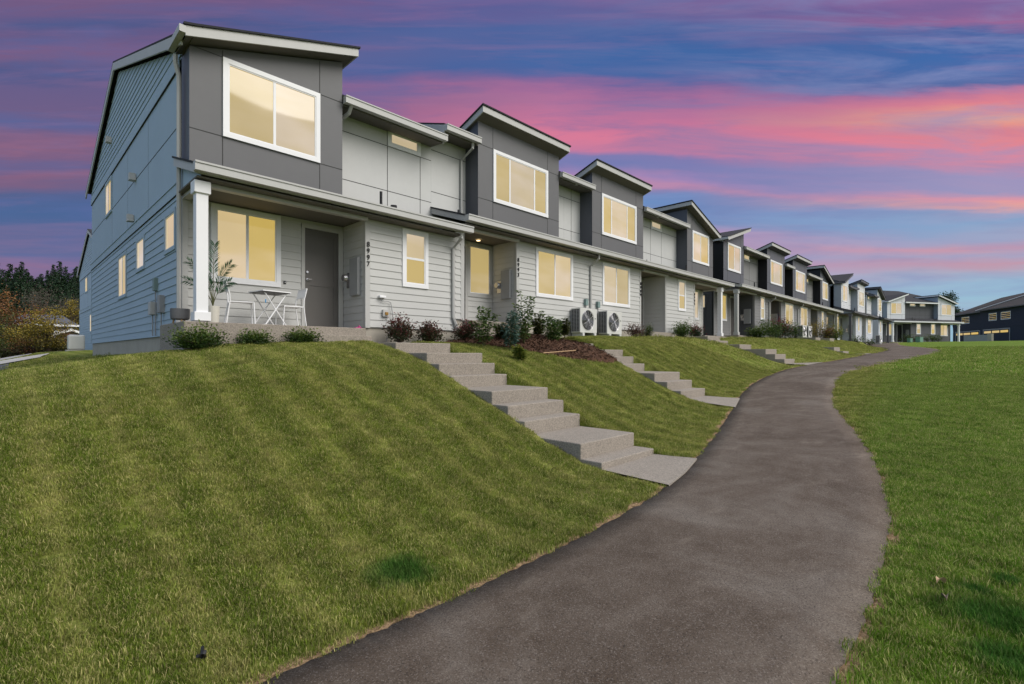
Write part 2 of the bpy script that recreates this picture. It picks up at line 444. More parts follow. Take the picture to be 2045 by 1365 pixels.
# short stoops of the dark row
for u_, lab in ((33.0, 'small low concrete stoop near the dark row, left of its heat pumps'), (36.4, 'small low concrete stoop in front of the dark row heat pumps')):
    mb = MB(); z = Gs(u_, 8.3); mb.box(u_, 7.6, z - .3, u_ + 1.1, 9.0, z + .12)
    tag(mb.build('concrete_stoop', M['concrete'], bevel=.01), lab, 'stoop')
# ------------------------------------------------------------------ townhouses
W = 5.34; FV = 9.25; REC = .95; BAYY = .45; RIDGE = 7.35; REAR = 12.8; SL = .333
def mroof(y): return 4.77 + (y - .5) * SL if y < RIDGE else 4.77 + (RIDGE - .5) * SL - (y - RIDGE) * .36

def F_front(y0): return lambda s, z, o: (s, y0 - o, z)
def F_left(x0): return lambda s, z, o: (x0 - o, s, z)          # faces -x
def F_right(x0): return lambda s, z, o: (x0 + o, s, z)         # faces +x

def fquad(mb, F, a, flip, m=0):
    vs = [F(*p) for p in a]
    mb.add(vs, [(3,2,1,0) if flip else (0,1,2,3)], m)

def fbox(mb, F, s0, s1, z0, z1, o0, o1, m=0):
    a = F(s0, z0, o0); b = F(s1, z1, o1); mb.box(a[0], a[1], a[2], b[0], b[1], b[2], m)

def subtract(a, b, holes):
    out = [(a, b)]
    for h0, h1 in holes:
        nx = []
        for x0, x1 in out:
            if h1 <= x0 or h0 >= x1: nx.append((x0, x1)); continue
            if h0 > x0: nx.append((x0, h0))
            if h1 < x1: nx.append((h1, x1))
        out = nx
    return out

def siding(mb, F, s0, s1, z0, z1, holes=(), expo=.15, lip=.014, flip=False, lim=None, m=0):
    z = z0
    while z < z1 - 1e-4:
        zt = min(z + expo, z1)
        cuts = sorted({z, zt, *[h[k] for h in holes for k in (2, 3) if z < h[k] < zt]})
        for za, zb in zip(cuts[:-1], cuts[1:]):
            hs = [(h[0], h[1]) for h in holes if h[2] < (za+zb)/2 < h[3]]
            oa = .002 + lip * (1 - (za - z) / expo); ob = .002 + lip * (1 - (zb - z) / expo)
            for a, b in subtract(s0, s1, hs):
                a0 = a1 = a; b0 = b1 = b
                if lim:
                    la, ra = lim(za); lb, rb = lim(zb)
                    a0 = max(a, la); a1 = max(a, lb); b0 = min(b, ra); b1 = min(b, rb)
                    if b0 <= a0: continue
                    if b1 < a1: a1 = b1 = (a1 + b1) / 2
                fquad(mb, F, [(a0, za, oa), (b0, za, oa), (b1, zb, ob), (a1, zb, ob)], flip, m)
                if za == z: fquad(mb, F, [(a0, za, 0), (b0, za, 0), (b0, za, oa), (a0, za, oa)], flip, m)
        z = zt

def window(parent, F, s0, s1, z0, z1, style='xo', mats=None, mir=None, trim='trimw', tw=.085, pat=None):
    fr = MB(mir); t = tw
    # casing boards
    fbox(fr, F, s0, s1, z1 - t, z1, .0, .032); fbox(fr, F, s0, s1, z0, z0 + t, .0, .036)
    fbox(fr, F, s0, s0 + t, z0 + t, z1 - t, .0, .032); fbox(fr, F, s1 - t, s1, z0 + t, z1 - t, .0, .032)
    a0, a1, b0, b1 = s0 + t, s1 - t, z0 + t, z1 - t; q = .022
    fbox(fr, F, a0, a1, b0, b0 + q, -.005, .022, 1); fbox(fr, F, a0, a1, b1 - q, b1, -.005, .022, 1)
    fbox(fr, F, a0, a0 + q, b0 + q, b1 - q, -.005, .022, 1); fbox(fr, F, a1 - q, a1, b0 + q, b1 - q, -.005, .022, 1)
    a0 += q; a1 -= q; b0 += q; b1 -= q; cells = []; w = a1 - a0; bar = .024
    if style == 'xo':
        c = a0 + w * .5; fbox(fr, F, c - bar, c + bar, b0, b1, -.005, .016, 1); cells = [(a0, c - bar, b0, b1), (c + bar, a1, b0, b1)]
    elif style == 'xox':
        c = a0 + w * .26; d = a0 + w * .76
        for e in (c, d): fbox(fr, F, e - bar, e + bar, b0, b1, -.005, .016, 1)
        cells = [(a0, c - bar, b0, b1), (c + bar, d - bar, b0, b1), (d + bar, a1, b0, b1)]
    elif style == 'sh':
        c = b0 + (b1 - b0) * .5; fbox(fr, F, a0, a1, c - bar, c + bar, -.005, .016, 1); cells = [(a0, a1, b0, c - bar), (a0, a1, c + bar, b1)]
    else: cells = [(a0, a1, b0, b1)]
    wo = fr.build('window', [M[trim], M['trimw']], parent)
    pat = pat or {'xo': 'WL', 'xox': 'WLW', 'sh': 'WL', 'fix': 'W'}[style]
    for (x0, x1, y0, y1), k in zip(cells, pat):
        p = MB(mir); fbox(p, F, x0, x1, y0, y1, .001, .006)
        p.build('pane', M['pane' + k], wo)
    return wo

PAL = {
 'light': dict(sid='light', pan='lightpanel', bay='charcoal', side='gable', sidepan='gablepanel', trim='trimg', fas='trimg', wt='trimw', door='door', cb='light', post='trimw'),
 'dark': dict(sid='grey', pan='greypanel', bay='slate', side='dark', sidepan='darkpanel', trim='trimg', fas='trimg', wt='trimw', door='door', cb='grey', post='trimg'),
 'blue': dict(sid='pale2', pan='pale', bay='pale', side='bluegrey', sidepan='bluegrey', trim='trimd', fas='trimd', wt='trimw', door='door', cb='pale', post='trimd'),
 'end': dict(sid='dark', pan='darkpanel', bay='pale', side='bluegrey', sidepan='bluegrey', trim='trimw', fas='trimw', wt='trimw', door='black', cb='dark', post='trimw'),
}
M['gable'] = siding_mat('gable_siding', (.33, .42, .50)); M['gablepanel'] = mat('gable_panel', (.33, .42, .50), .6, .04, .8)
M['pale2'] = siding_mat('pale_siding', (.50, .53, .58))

def downspout(parent, F, s, zt, zb, m, mir, kick=.0, out=.05, topout=.36):
    mb = MB(mir); a = .035
    def seg(p, q):
        mb.tube([F(*p), F(*q)], .036, 6)
    pts = [(s, zt, topout), (s, zt - .14, topout), (s, zt - .34, out), (s, zb + .28, out), (s + kick, zb, out + .02)]
    if topout <= out + .01: pts = [(s, zt, out), (s, zb + .28, out), (s + kick, zb, out + .02)]
    mb.tube([F(*p) for p in pts], .038, 6)
    return mb.build('downspout', m, parent)

def house(kind, mir, u0, z0, pal, label, number=None, opt=(), parent=None, loc=None, rz=0, left_z=None):
    P = PAL[pal]; m = W if mir else None
    H = empty('townhouse', loc or (u0, FV, z0), rz, label, 'townhouse', 'two-storey townhouses in the terraced rows')
    sid, pan, bay = M[P['sid']], M[P['pan']], M[P['bay']]; tr = M[P['trim']]; cb = M[P['cb']]
    wl = P['wt']; g = M['groove']
    if kind == 'A':
        al0, al1 = 0.0, 3.0; b0, b1, bt = 0.0, 2.72, 'shed'
        bw = (.5, 2.24, 3.24, 4.62); lw = (3.86, 4.54, .905, 2.17, 'sh'); aw = (.45, 1.67, .76, 2.17)
        door = (2.15, 2.88)
    else:
        al0, al1 = .25, 2.11; b0, b1, bt = 1.13, 4.46, 'back'
        bw = (1.66, 3.92, 3.235, 4.64); lw = (2.87, 4.55, .77, 2.15, 'xo'); aw = (1.17, 2.09, .71, 2.17)
        door = (.32, 1.1)
    # ---- inner solid (keeps light out), as the main body
    body = MB(m)
    body.box(.02, REC + .03, -.9, W - .02, REAR - .02, 4.55)
    wall = body.build('wall', [M['found']], H)
    # lower front wall in lap siding
    mb = MB(m); Ff = F_front(0)
    segs = [(al1, W)] if kind == 'A' else [(0, al0), (al1, W)]
    for a, b in segs:
        mb.box(a + .01, .012, -.02, b - .003, REC + .03, 2.2)
        holes = [(lw[0], lw[1], lw[2], lw[3])]
        siding(mb, Ff, a + .09 if a == al1 else a, b, 0, 2.2, holes, flip=False)
    # recessed wall of the porch
    siding(mb, F_front(REC), al0 + .02, al1, 0, 2.19, [aw, (door[0] - .07, door[1] + .1, -1, 2.12)])
    rw = mb; mb = MB(m)
    # return walls
    siding(mb, F_left(al1), .09, REC - .02, 0, 2.19, flip=True)
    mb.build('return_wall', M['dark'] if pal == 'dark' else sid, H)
    if kind == 'B':
        mb = MB(m); siding(mb, F_right(al0), .09, REC - .02, 0, 2.19, flip=False); mb.build('return_wall', sid, H)
    mb = rw
    mb.build('lower_wall', sid, H)
    cbn = MB(m)
    cbm = MB(m); cbm.box(al1 - .02, -.016, -.02, al1 + .088, .09, 2.2)
    if kind == 'B': cbn.box(al0 - .088, -.016, -.02, al0 + .02, .09, 2.2)
    else: cbn.box(.0, REC - .03, -.02, .09, REC + .05, 2.19)
    cbn.build('corner_board', M['trimg'] if pal == 'light' else cb, H)
    cbm.build('corner_board', M['trimg'] if pal == 'light' else cb, H)
    # foundation strip below the siding
    fm = MB(m)
    for a, b in segs: fm.box(a + .02, .03, -.75, b - .004, .6, -.015)
    fm.box(.03, .6, -.9, W - .03, REAR - .05, -.25)
    fm.build('foundation', M['found'], H)
    # ---- upper panel wall
    Fu = F_front(REC); sws = []
    if kind == 'A': spans = [(b1, W)]; sws = [(4.09, 5.01, 4.285, 4.69)]
    else: spans = [(0, b0), (b1, W)]
    for a, b in spans:
        up = MB(m); up.box(a, REC, 2.2, b - .002, REC + .08, 4.72)
        for zz in (3.24, 4.285): up.box(a, REC - .003, zz - .007, b, REC + .01, zz + .007, 1)
        for x in ([4.09, 5.01] if kind == 'A' else [4.95]):
            if a < x < b: up.box(x - .007, REC - .003, 2.2, x + .007, REC + .01, 4.72, 1)
        up.build('upper_wall', [pan, g], H)
    for s_ in sws: window(H, Fu, *s_, style='fix', pat='L', mir=m, trim=wl)
    # ---- bay
    by = MB(m); Fb = F_front(BAYY)
    if bt == 'shed': zt = lambda x: 4.60 + .313 * (x - b0)
    else: zt = lambda x: 5.33
    by.add([(b0, BAYY, 2.5), (b1, BAYY, 2.5), (b1, BAYY, zt(b1)), (b0, BAYY, zt(b0))], [(0,1,2,3)])
    yb = 3.4 if bt == 'shed' else 1.5
    # side walls: low side and high side
    def sidew(x, ztop, yend, flip):
        pts = [(x, BAYY, 2.5), (x, yend, 2.5), (x, yend, ztop if bt == 'shed' else 5.33 - .35 * (yend - BAYY)), (x, BAYY, ztop)]
        by.add(pts, [(0,1,2,3) if flip else (3,2,1,0)], 2)
    sidew(b0, zt(b0), yb if bt == 'back' else 1.2, False); sidew(b1, zt(b1), yb, True)
    for zz in (bw[2], bw[3]):
        for a, b in ((b0, bw[0]), (bw[1], b1)): by.box(a, BAYY - .003, zz - .007, b, BAYY + .01, zz + .007, 1)
    for x in (bw[0], bw[1]):
        by.box(x - .007, BAYY - .003, 2.5, x + .007, BAYY + .01, bw[2], 1); by.box(x - .007, BAYY - .003, bw[3], x + .007, BAYY + .01, zt(x) - .02, 1)
    if 'lap' in opt: siding(by, Fb, b0, b1, 2.5, 4.6, [(bw[0], bw[1], bw[2], bw[3])])
    by.build('bay', [bay, g, M['slate'] if pal == 'light' else (M['black'] if pal == 'dark' else M['bluegrey'])], H)
    window(H, Fb, *bw[:4], style='xo' if kind == 'A' else 'xox', mir=m, trim=wl)
    window(H, Ff, *lw[:4], style=lw[4], mir=m, trim=wl, pat='WL' if kind == 'A' else 'WL')
    window(H, Fu, *aw, style='xo' if kind == 'A' else 'fix', mir=m, trim=wl if kind == 'A' else 'trimg', pat='LW' if kind == 'A' else 'W', tw=.085 if kind == 'A' else .1)
    # bay roof
    rf = MB(m); fs = MB(m); y0 = .15
    if bt == 'shed':
        xa, xb = b0 - .12, b1 + .2; za = 4.79 + .313 * (xa - b0); zb = 4.79 + .313 * (xb - b0); ye = 3.6
        zc = 4.79 + .313 * .02
        rf.prism([(xa - .03, za - .0), (b0 + .02, zc), (b0 + .02, zc + .035), (xa - .03, za + .035)], 'y', y0 - .03, .92)
        rf.prism([(b0 + .02, zc), (xb + .03, zb), (xb + .03, zb + .035), (b0 + .02, zc + .035)], 'y', y0 - .03, ye)
        fs.prism([(xa, za - .165), (xb, zb - .165), (xb, zb - .003), (xa, za - .003)], 'y', y0, y0 + .03)
        fs.box(xb - .03, y0 + .03, zb - .165, xb, ye, zb - .012)
        so = MB(m); so.prism([(xa + .02, za - .155), (b0 + .0, za - .155 + .044), (b0 + .0, za - .125 + .044), (xa + .02, za - .125)], 'y', y0 + .031, .9); so.prism([(b0 + .0, za - .155 + .03), (xb - .035, zb - .17), (xb - .035, zb - .14), (b0 + .0, za - .125 + .03)], 'y', y0 + .031, ye - .3); so.build('soffit', M['soffit'] if pal == 'light' else M['black'], H)
        gt = MB(m); gt.box(xa - .09, y0 - .01, za - .13, xa, .93, za - .015); gt.build('gutter', tr, H)
    else:
        xa, xb = b0 - .1, b1 + .16; zf = 5.495; ye = 1.6; k = -.35
        rf.prism([(y0 - .03, zf), (ye, zf + k * (ye - y0 + .03)), (ye, zf + k * (ye - y0 + .03) + .035), (y0 - .03, zf + .035)], 'x', xa - .03, xb + .03)
        fs.box(xa, y0, zf - .165, xb, y0 + .03, zf - .013)
        for x in (xa, xb - .03):
            fs.prism([(y0 + .03, zf - .18), (ye, zf - .165 + k * (ye - y0)), (ye, zf - .01 + k * (ye - y0)), (y0 + .03, zf - .022)], 'x', x, x + .03)
        so = MB(m); so.prism([(y0 + .031, zf - .18), (ye - .1, zf - .17 + k * (ye - .1 - y0)), (ye - .1, zf - .15 + k * (ye - .1 - y0)), (y0 + .031, zf - .16)], 'x', xa + .032, xb - .032); so.build('soffit', M['soffit'] if pal == 'light' else M['black'], H)
    # ---- main roof
    xl, xr = (-.13, W) if kind == 'A' else (0, W); ey = .42
    segs2 = [(xl, b0, .6), (b0, b1, .6), (b1, xr - .001, ey)] if kind == 'A' else [(xl, b0, ey), (b0, b1, .6), (b1, xr - .001, ey)]
    for xa2, xb2, e2 in segs2:
        if xb2 - xa2 < .01: continue
        rf.prism([(e2, mroof(e2)), (RIDGE, mroof(RIDGE)), (REAR + .4, mroof(REAR + .4)), (REAR + .4, mroof(REAR + .4) + .04), (RIDGE, mroof(RIDGE) + .04), (e2, mroof(e2) + .04)], 'x', xa2, xb2)
    roof = rf.build('roof', M['shingle'], H)
    # rake boards both ends
    for x in (xl, xr - .032):
        fs.prism([(ey, mroof(ey) - .19), (RIDGE, mroof(RIDGE) - .19), (REAR + .4, mroof(REAR + .4) - .19), (REAR + .4, mroof(REAR + .4) - .002), (RIDGE, mroof(RIDGE) - .002), (ey, mroof(ey) - .002)], 'x', x, x + .03)
    fs.build('fascia', M[P['fas']], H)
    for a, b in ([(b1 + .005, W - .01)] if kind == 'A' else [(.01, b0 - .005), (b1 + .005, W - .01)]):
        us = MB(m); us.prism([(ey + .03, mroof(ey) - .17), (REC, mroof(ey) - .12), (REC, mroof(ey) - .10), (ey + .03, mroof(ey) - .13)], 'x', a, b); us.build('soffit', M['soffit'], H)
    for a, b in ([(b1 + .005, W + .02)] if kind == 'A' else [(0.0, b0 - .005), (b1 + .005, W)]):
        gu = MB(m); gu.box(a, ey - .12, mroof(ey) - .15, b, ey + .0, mroof(ey) - .01); gu.box(a, ey - .135, mroof(ey) - .03, b, ey - .12, mroof(ey) - .005)
        gu.build('gutter', tr, H)
    # ---- lower roof
    lr = MB(m); ya = -.36; x0 = -.12 if kind == 'A' else 0
    lr.prism([(ya, 2.385), (REC + .02, 2.385 + (REC + .02 - ya) * SL), (REC + .02, 2.42 + (REC + .02 - ya) * SL), (ya, 2.42)], 'x', x0 - .02, W - .001)
    lr.prism([(ya + .02, 2.24), (ya + .02, 2.38), (REC, 2.375 + (REC - ya) * SL), (REC, 2.24)], 'x', x0 + .03, W - .04) if False else None
    lr.build('porch_roof', M['shingle'], H)
    rb = MB(m)
    for x in (x0, W - .034):
        rb.prism([(ya, 2.25), (REC, 2.25 + (REC - ya) * SL), (REC, 2.383 + (REC - ya) * SL), (ya, 2.383)], 'x', x, x + .03)
    rb.box(x0 + .03, ya, 2.25, W - .035, ya + .03, 2.383)
    rb.build('fascia', M[P['fas']], H)
    gu = MB(m); x1 = W + (.16 if 'longgutter' in opt else 0) + (.0 if not mir else 0)
    xg0 = -.14 if kind == 'A' else 0.003
    if kind == 'A' and mir: xg0 = -.18
    gu.box(xg0, ya - .125, 2.265, x1, ya - .002, 2.40); gu.box(xg0, ya - .14, 2.375, x1, ya - .125, 2.405)
    gu.build('gutter', tr, H)
    so = MB(m); so.box(x0 + .04, ya + .032, 2.2, W - .04, REC + .02, 2.225); so.build('soffit', M['soffit'], H)
    bm = MB(m)
    bm.box(al0 + (.0 if kind == 'A' else 0), -.13, 2.14, al1 - .021, .0, 2.199)
    bm.box(al0, -.13, 2.20, W, -.10, 2.26) if False else None
    if kind == 'A': bm.box(-.0, .0, 2.14, .13, REC - .04, 2.199)
    bm.build('beam', M['trimg'] if pal in ('light', 'dark') else tr, H)
    if kind == 'A':   # end infill above the porch beam, corner post, slab
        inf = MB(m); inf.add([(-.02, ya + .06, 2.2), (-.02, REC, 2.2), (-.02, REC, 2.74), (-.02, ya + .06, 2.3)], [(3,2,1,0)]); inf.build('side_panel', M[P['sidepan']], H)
        po = MB(m); px0, py0 = -.07, -.25
        if mir: px0 = .62 if pal != 'end' else .2
        px1 = px0 + .17; py1 = py0 + .17
        po.box(px0, py0, .02, px1, py1, 2.1); po.box(px0 - .03, py0 - .03, -.03, px1 + .03, py1 + .03, .11); po.box(px0 - .03, py0 - .03, 1.98, px1 + .03, py1 + .03, 2.17)
        po.build('porch_post', M[P['post']], H, bevel=.006)
        sl = MB(m); sl.box(-.26 if not mir else .3, -.36, -.65, al1 - .2, 1.25 if not mir else .93, -.05)
        if not mir: sl.box(1.6, -.66, -.65, al1 - .25, -.363, -.21)
        sl.build('porch_slab', M['concrete'], H, bevel=.01)
    else:
        sl = MB(m); sl.box(al0 + .02, -.3, -.6, al1 - .02, .94, -.03); sl.build('porch_slab', M['concrete'], H, bevel=.01)
    # ---- door
    dd = MB(m); Fd = F_front(REC); d0, d1 = door
    fbox(dd, Fd, d0 - .07, d0, -.0, 2.11, 0, .03); fbox(dd, Fd, d1, d1 + .1, 0, 2.11, 0, .03); fbox(dd, Fd, d0 - .07, d1 + .1, 2.03, 2.12, 0, .034); fbox(dd, Fd, d0, d1, -.04, .02, 0, .05)
    df = dd.build('door_frame', M['trimg'], H)
    dl = MB(m); fbox(dl, Fd, d0, d1, .025, 2.03, -.03, -.008)
    fbox(dl, Fd, d0 + .01, d0 + .11, .03, 2.02, -.008, .004); fbox(dl, Fd, d1 - .11, d1 - .01, .03, 2.02, -.008, .004)
    fbox(dl, Fd, d0 + .11, d1 - .11, .03, .15, -.008, .004); fbox(dl, Fd, d0 + .11, d1 - .11, .86, .98, -.008, .004); fbox(dl, Fd, d0 + .11, d1 - .11, 1.9, 2.02, -.008, .004)
    do = dl.build('door', M[P['door']], H)
    lk = MB(m); lk.tube([Fd(d0 + .05, 1.13, .004), Fd(d0 + .05, 1.13, .03)], .024, 12); lk.build('lock', M['lens'], do)
    hd = MB(m); hd.tube([Fd(d0 + .05, .98, .004), Fd(d0 + .05, .98, .03)], .024, 12)
    hd.tube([Fd(d0 + .05, .98, .03), Fd(d0 + .05, .98, .055), Fd(d0 + .13, .98, .055)], .009, 8)
    hd.build('door_handle', M['lens'], do, smooth=False)
    # ---- electric meter panel on the return wall
    if kind in 'AB':
        mp = MB(m); Fm = F_left(al1); ya_, yb_ = .18, .52
        fbox(mp, Fm, ya_, yb_, .66, 1.44, .0, .09)
        me_ = mp.build('meter_panel', M['meter'], H, bevel=.006)
        mt = MB(m); c = Fm(.62, 1.02, 0); sgn = -1
        mt.tube([Fm(.60, 1.04, .06), Fm(.60, 1.04, .13), Fm(.60, 1.04, .19)], [.085, .085, .07], 20); mt.box(al1 - .06, .52, .84, al1, .69, 1.16)
        mt.build('electric_meter', M['lens'], H)
    # ---- downspouts
    if 'ds_r' in opt: downspout(H, Ff, W - .1, 2.27, .02, tr, m, kick=.12)
    if 'ds_u' in opt: downspout(H, Fu, .95 if kind == 'B' else W - .15, mroof(ey) - .14, 2.75, tr, m, topout=.5)
    if kind == 'A' and not mir and pal == 'light' and 'main' in opt:
        d = MB(); d.tube([(b1 + .17, .36, 4.62), (b1 + .17, .5, 4.48), (b1 + .06, .85, 4.35)], .04, 8); d.build('downspout', tr, H)
    # ---- roof vent pipes
    for x, y, h in ((3.44, .15, .33), (3.72, .1, .1)) if kind == 'A' else ((.6, .6, .12),):
        vp = MB(m); zz = 2.42 + (y - ya) * SL - .03; vp.tube([(x, y, zz), (x, y, zz + h)], .03 if h > .1 else .07, 10)
        vp.box(x - .08, y - .07, zz, x + .08, y + .08, zz + .035)
        vp.build('vent_pipe', M['black'], H)
    # ---- side walls (gable end)
    if kind == 'A':
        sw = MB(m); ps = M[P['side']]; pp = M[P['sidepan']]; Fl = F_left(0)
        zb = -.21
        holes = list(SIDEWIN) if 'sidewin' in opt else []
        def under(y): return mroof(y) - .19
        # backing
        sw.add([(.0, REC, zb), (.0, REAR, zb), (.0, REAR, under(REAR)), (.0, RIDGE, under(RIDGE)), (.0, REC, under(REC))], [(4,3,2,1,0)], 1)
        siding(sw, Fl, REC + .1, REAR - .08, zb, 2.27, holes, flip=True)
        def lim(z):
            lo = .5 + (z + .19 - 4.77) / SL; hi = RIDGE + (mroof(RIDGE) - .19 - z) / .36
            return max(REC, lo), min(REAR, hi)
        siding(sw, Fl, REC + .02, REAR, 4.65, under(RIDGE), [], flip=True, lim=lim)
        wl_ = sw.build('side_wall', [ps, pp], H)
        bd = MB(m); bd.box(-.03, REC, 2.27, -.002, REAR, 2.46); bd.box(-.045, REC, 2.455, -.002, REAR, 2.475)
        bd.box(-.026, REC + .1, 4.47, -.002, REAR - .0, 4.64)
        bd.box(-.022, REAR - .09, zb, -.002, REAR, 2.26)
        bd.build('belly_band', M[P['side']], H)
        gr = MB(m); gr.box(-.0045, REC, 3.475, -.001, REAR, 3.489); gr.box(-.034, REC + .05, 2.262, -.001, REAR, 2.268); gr.box(-.03, REC + .1, 4.462, -.001, REAR, 4.469)
        for y in (3.7, 6.1, 8.5): gr.box(-.0025, y - .0012, 2.48, -.001, y + .0012, 4.46)
        gr.build('panel_joint', g, H)
        if 'sidewin' in opt:
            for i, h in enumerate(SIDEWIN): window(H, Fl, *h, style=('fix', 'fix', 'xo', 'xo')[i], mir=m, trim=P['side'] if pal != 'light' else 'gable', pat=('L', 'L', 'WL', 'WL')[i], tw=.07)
        if 'main' in opt:
            downspout(H, Fl, .82, 4.55, -.1, tr, m, topout=.12, out=.07)
            for y, z in ((8.6, 5.35), (5.1, 3.45), (5.35, 2.55)):
                v = MB(); v.prism([(y - .09, z), (y + .09, z), (y + .07, z + .16), (y - .07, z + .16)], 'x', -.13, -.01); v.build('vent_hood', M['light'], H)
    # number
    if number:
        c = bpy.data.curves.new('n', 'FONT'); c.size = .145; c.extrude = .008; c.align_x = 'CENTER'; c.align_y = 'CENTER'
        xs = al1 + .04 if not mir else W - al1 - .04
        for i, ch in enumerate(number):
            c.body = ch; to = bpy.data.objects.new('t', c); COL.objects.link(to)
            dg = bpy.context.evaluated_depsgraph_get(); me = bpy.data.meshes.new_from_object(to.evaluated_get(dg)); bpy.data.objects.remove(to)
            o = bpy.data.objects.new('house_number_digit', me); COL.objects.link(o); me.materials.clear(); me.materials.append(M['black'])
            o.parent = H; o.location = (xs, -.028, 1.68 - i * .133); o.rotation_euler = (R(90), 0, 0); o.scale = (1, 1, 1)
    return H
SIDEWIN = [(1.29, 2.13, 1.32, 2.08), (3.99, 4.92, 1.29, 2.05), (6.15, 7.35, .86, 2.0), (8.45, 9.6, 3.41, 4.42)]

LO = 'light grey '
P1 = .55
house('A', False, 2.24, P1, 'light', 'nearest townhouse, light grey end house numbered 8997 with a corner porch', '8997', ('ds_r', 'sidewin', 'main', 'longgutter'))
house('B', False, 7.58, P1 + .28, 'light', 'light grey townhouse numbered 8993 with a glazed recessed entry and three-part charcoal bay window', '8993', ('ds_u',))
house('B', True, 12.92, P1 + .28, 'light', 'light grey townhouse numbered 8989, between the houses 8993 and 8985', '8989', ('ds_r',))
house('A', True, 18.26, P1 + .28, 'light', 'last light grey townhouse of the first row, numbered 8985, with a single porch post', '8985', ())
u2 = 24.87
house('A', False, u2, P1 + .39, 'dark', 'first dark grey townhouse, slate bay with a roof rising away from the light grey row', None, ('sidewin', 'ds_r'))
house('B', False, u2 + 5.34, P1 + .39, 'dark', 'second dark grey townhouse, three-part slate bay left of the far heat pumps', None, ())
house('B', True, u2 + 10.68, P1 + .39, 'dark', 'third dark grey townhouse, three-part slate bay directly above the far heat pumps', None, ('ds_r',))
house('A', True, u2 + 16.02, P1 + .39, 'dark', 'last dark grey townhouse, its bay roof sloping down toward the pale blue row', None, ())
# third row stands a little forward
_fv = FV; FV = 8.55
u3 = 46.8
house('A', False, u3, P1 + .42, 'blue', 'first pale blue grey townhouse with dark gutter, next to the last dark grey house', None, ('sidewin', 'lap'))
house('B', False, u3 + 5.34, P1 + .50, 'blue', 'middle pale blue grey townhouse with a narrow bay and small heat pump in front', None, ('lap',))
house('A', True, u3 + 14.0, P1 + .62, 'blue', 'last pale blue grey townhouse beside the bend of the path', None, ('lap',))
FV = _fv
# end pair, turned to face down the path
def cam2w(X, Y): return (Y * FW[0] + X * RT[0], Y * FW[1] + X * RT[1])
ang = AZ - R(75)
o4 = cam2w(43.9, 58.0)
d4 = (math.cos(ang), math.sin(ang))
house('A', False, 0, 0, 'end', 'dark charcoal end townhouse with pale bay, left half of the far pair', None, ('sidewin',), loc=(o4[0], o4[1], 1.40), rz=ang)
house('A', True, 0, 0, 'end', 'dark charcoal end townhouse with pale bay and corner post, right half of the far pair', None, ('sidewin',), loc=(o4[0] + d4[0] * W, o4[1] + d4[1] * W, 1.40), rz=ang)
# the row behind, seen past the gable wall of the nearest house
house('A', False, 3.9, 0, 'light', 'blue grey gable of a townhouse standing behind the nearest house', None, ('sidewin',), loc=(3.9, 31.8, .40))

# navy building with garages
def navy():
    a = cam2w(89.9, 102.0); b = cam2w(89.9 - .296, 102.0 - .955); rz = math.atan2(b[1] - a[1], b[0] - a[0])
    H = empty('garage_building', (a[0], a[1], 2.05), rz, 'large navy blue building with garage doors and brown roof, far right', 'building')
    def vol(x0, x1, y0, y1, h):
        mb = MB(); mb.box(x0, y0 + .01, -1.5, x1, y1, h); siding(mb, F_front(y0), x0, x1, 2.6, h, expo=.3, lip=.02); mb.build('wall', M['navy'], H)
    vol(0, 10.6, 0, 11, 5.75); vol(10.6, 26, -.7, 11, 5.9)
    rf = MB(); e = .45; zr = 8.7
    # left hipped roof
    rf.add([(-e, -e, 5.7), (11.0, -e, 5.7), (17, 5.5, zr + .4), (4.6, 5.5, zr), (-e, 11.4, 5.7), (11, 11.4, 5.7)], [(0,1,2,3), (0,3,4), (3,2,5,4)])
    rf.build('roof', M['shinglebr'], H, bevel=0).modifiers.new('s', 'SOLIDIFY').thickness = .12
    r2 = MB(); r2.add([(10.3, -1.2, 5.8), (26.4, -1.2, 5.8), (26.4, 5.5, 8.9), (17.2, 5.5, 8.95), (26.4, 12, 5.8), (10.3, 12, 5.8)], [(0,1,2,3), (3,2,4,5)])
    r2.build('roof', M['shinglebr'], H).modifiers.new('s', 'SOLIDIFY').thickness = .12
    rk = MB(); rk.tube([(10.3, -1.25, 5.85), (17.2, 5.45, 9.02)], .13, 4); rk.build('rake_board', M['trimg'], H)
    gt = MB(); gt.box(-.5, -.62, 5.58, 10.4, -.48, 5.76); gt.box(10.2, -1.36, 5.68, 26.4, -1.22, 5.86); gt.build('gutter', M['trimd'], H)
    for (x0, x1, y) in ((3.0, 5.7, 0), (13.2, 15.5, -.7), (16.6, 19.2, -.7)):
        window(H, F_front(y), x0, x1, 3.8, 5.15, 'xo', pat='WW', tw=.1)
    for (x0, x1, y) in ((1.0, 9.0, 0), (11.7, 18.9, -.7)):
        g = MB(); Fg = F_front(y); fbox(g, Fg, x0 - .15, x1 + .15, 2.15, 2.35, 0, .06); fbox(g, Fg, x0 - .15, x0, -1, 2.15, 0, .06); fbox(g, Fg, x1, x1 + .15, -1, 2.15, 0, .06); g.build('door_frame', M['meter'], H)
        g = MB(); fbox(g, Fg, x0, x1, -1, 2.15, .0, .02); go = g.build('garage_door', M['navy'], H)
        n = 3; w = (x1 - x0 - .2) / n
        for k in range(n):
            p = MB(); fbox(p, Fg, x0 + .15 + k * w, x0 + .15 + k * w + w * .86, 1.62, 2.0, .02, .03); p.build('pane', M['paneF'], go)
navy()
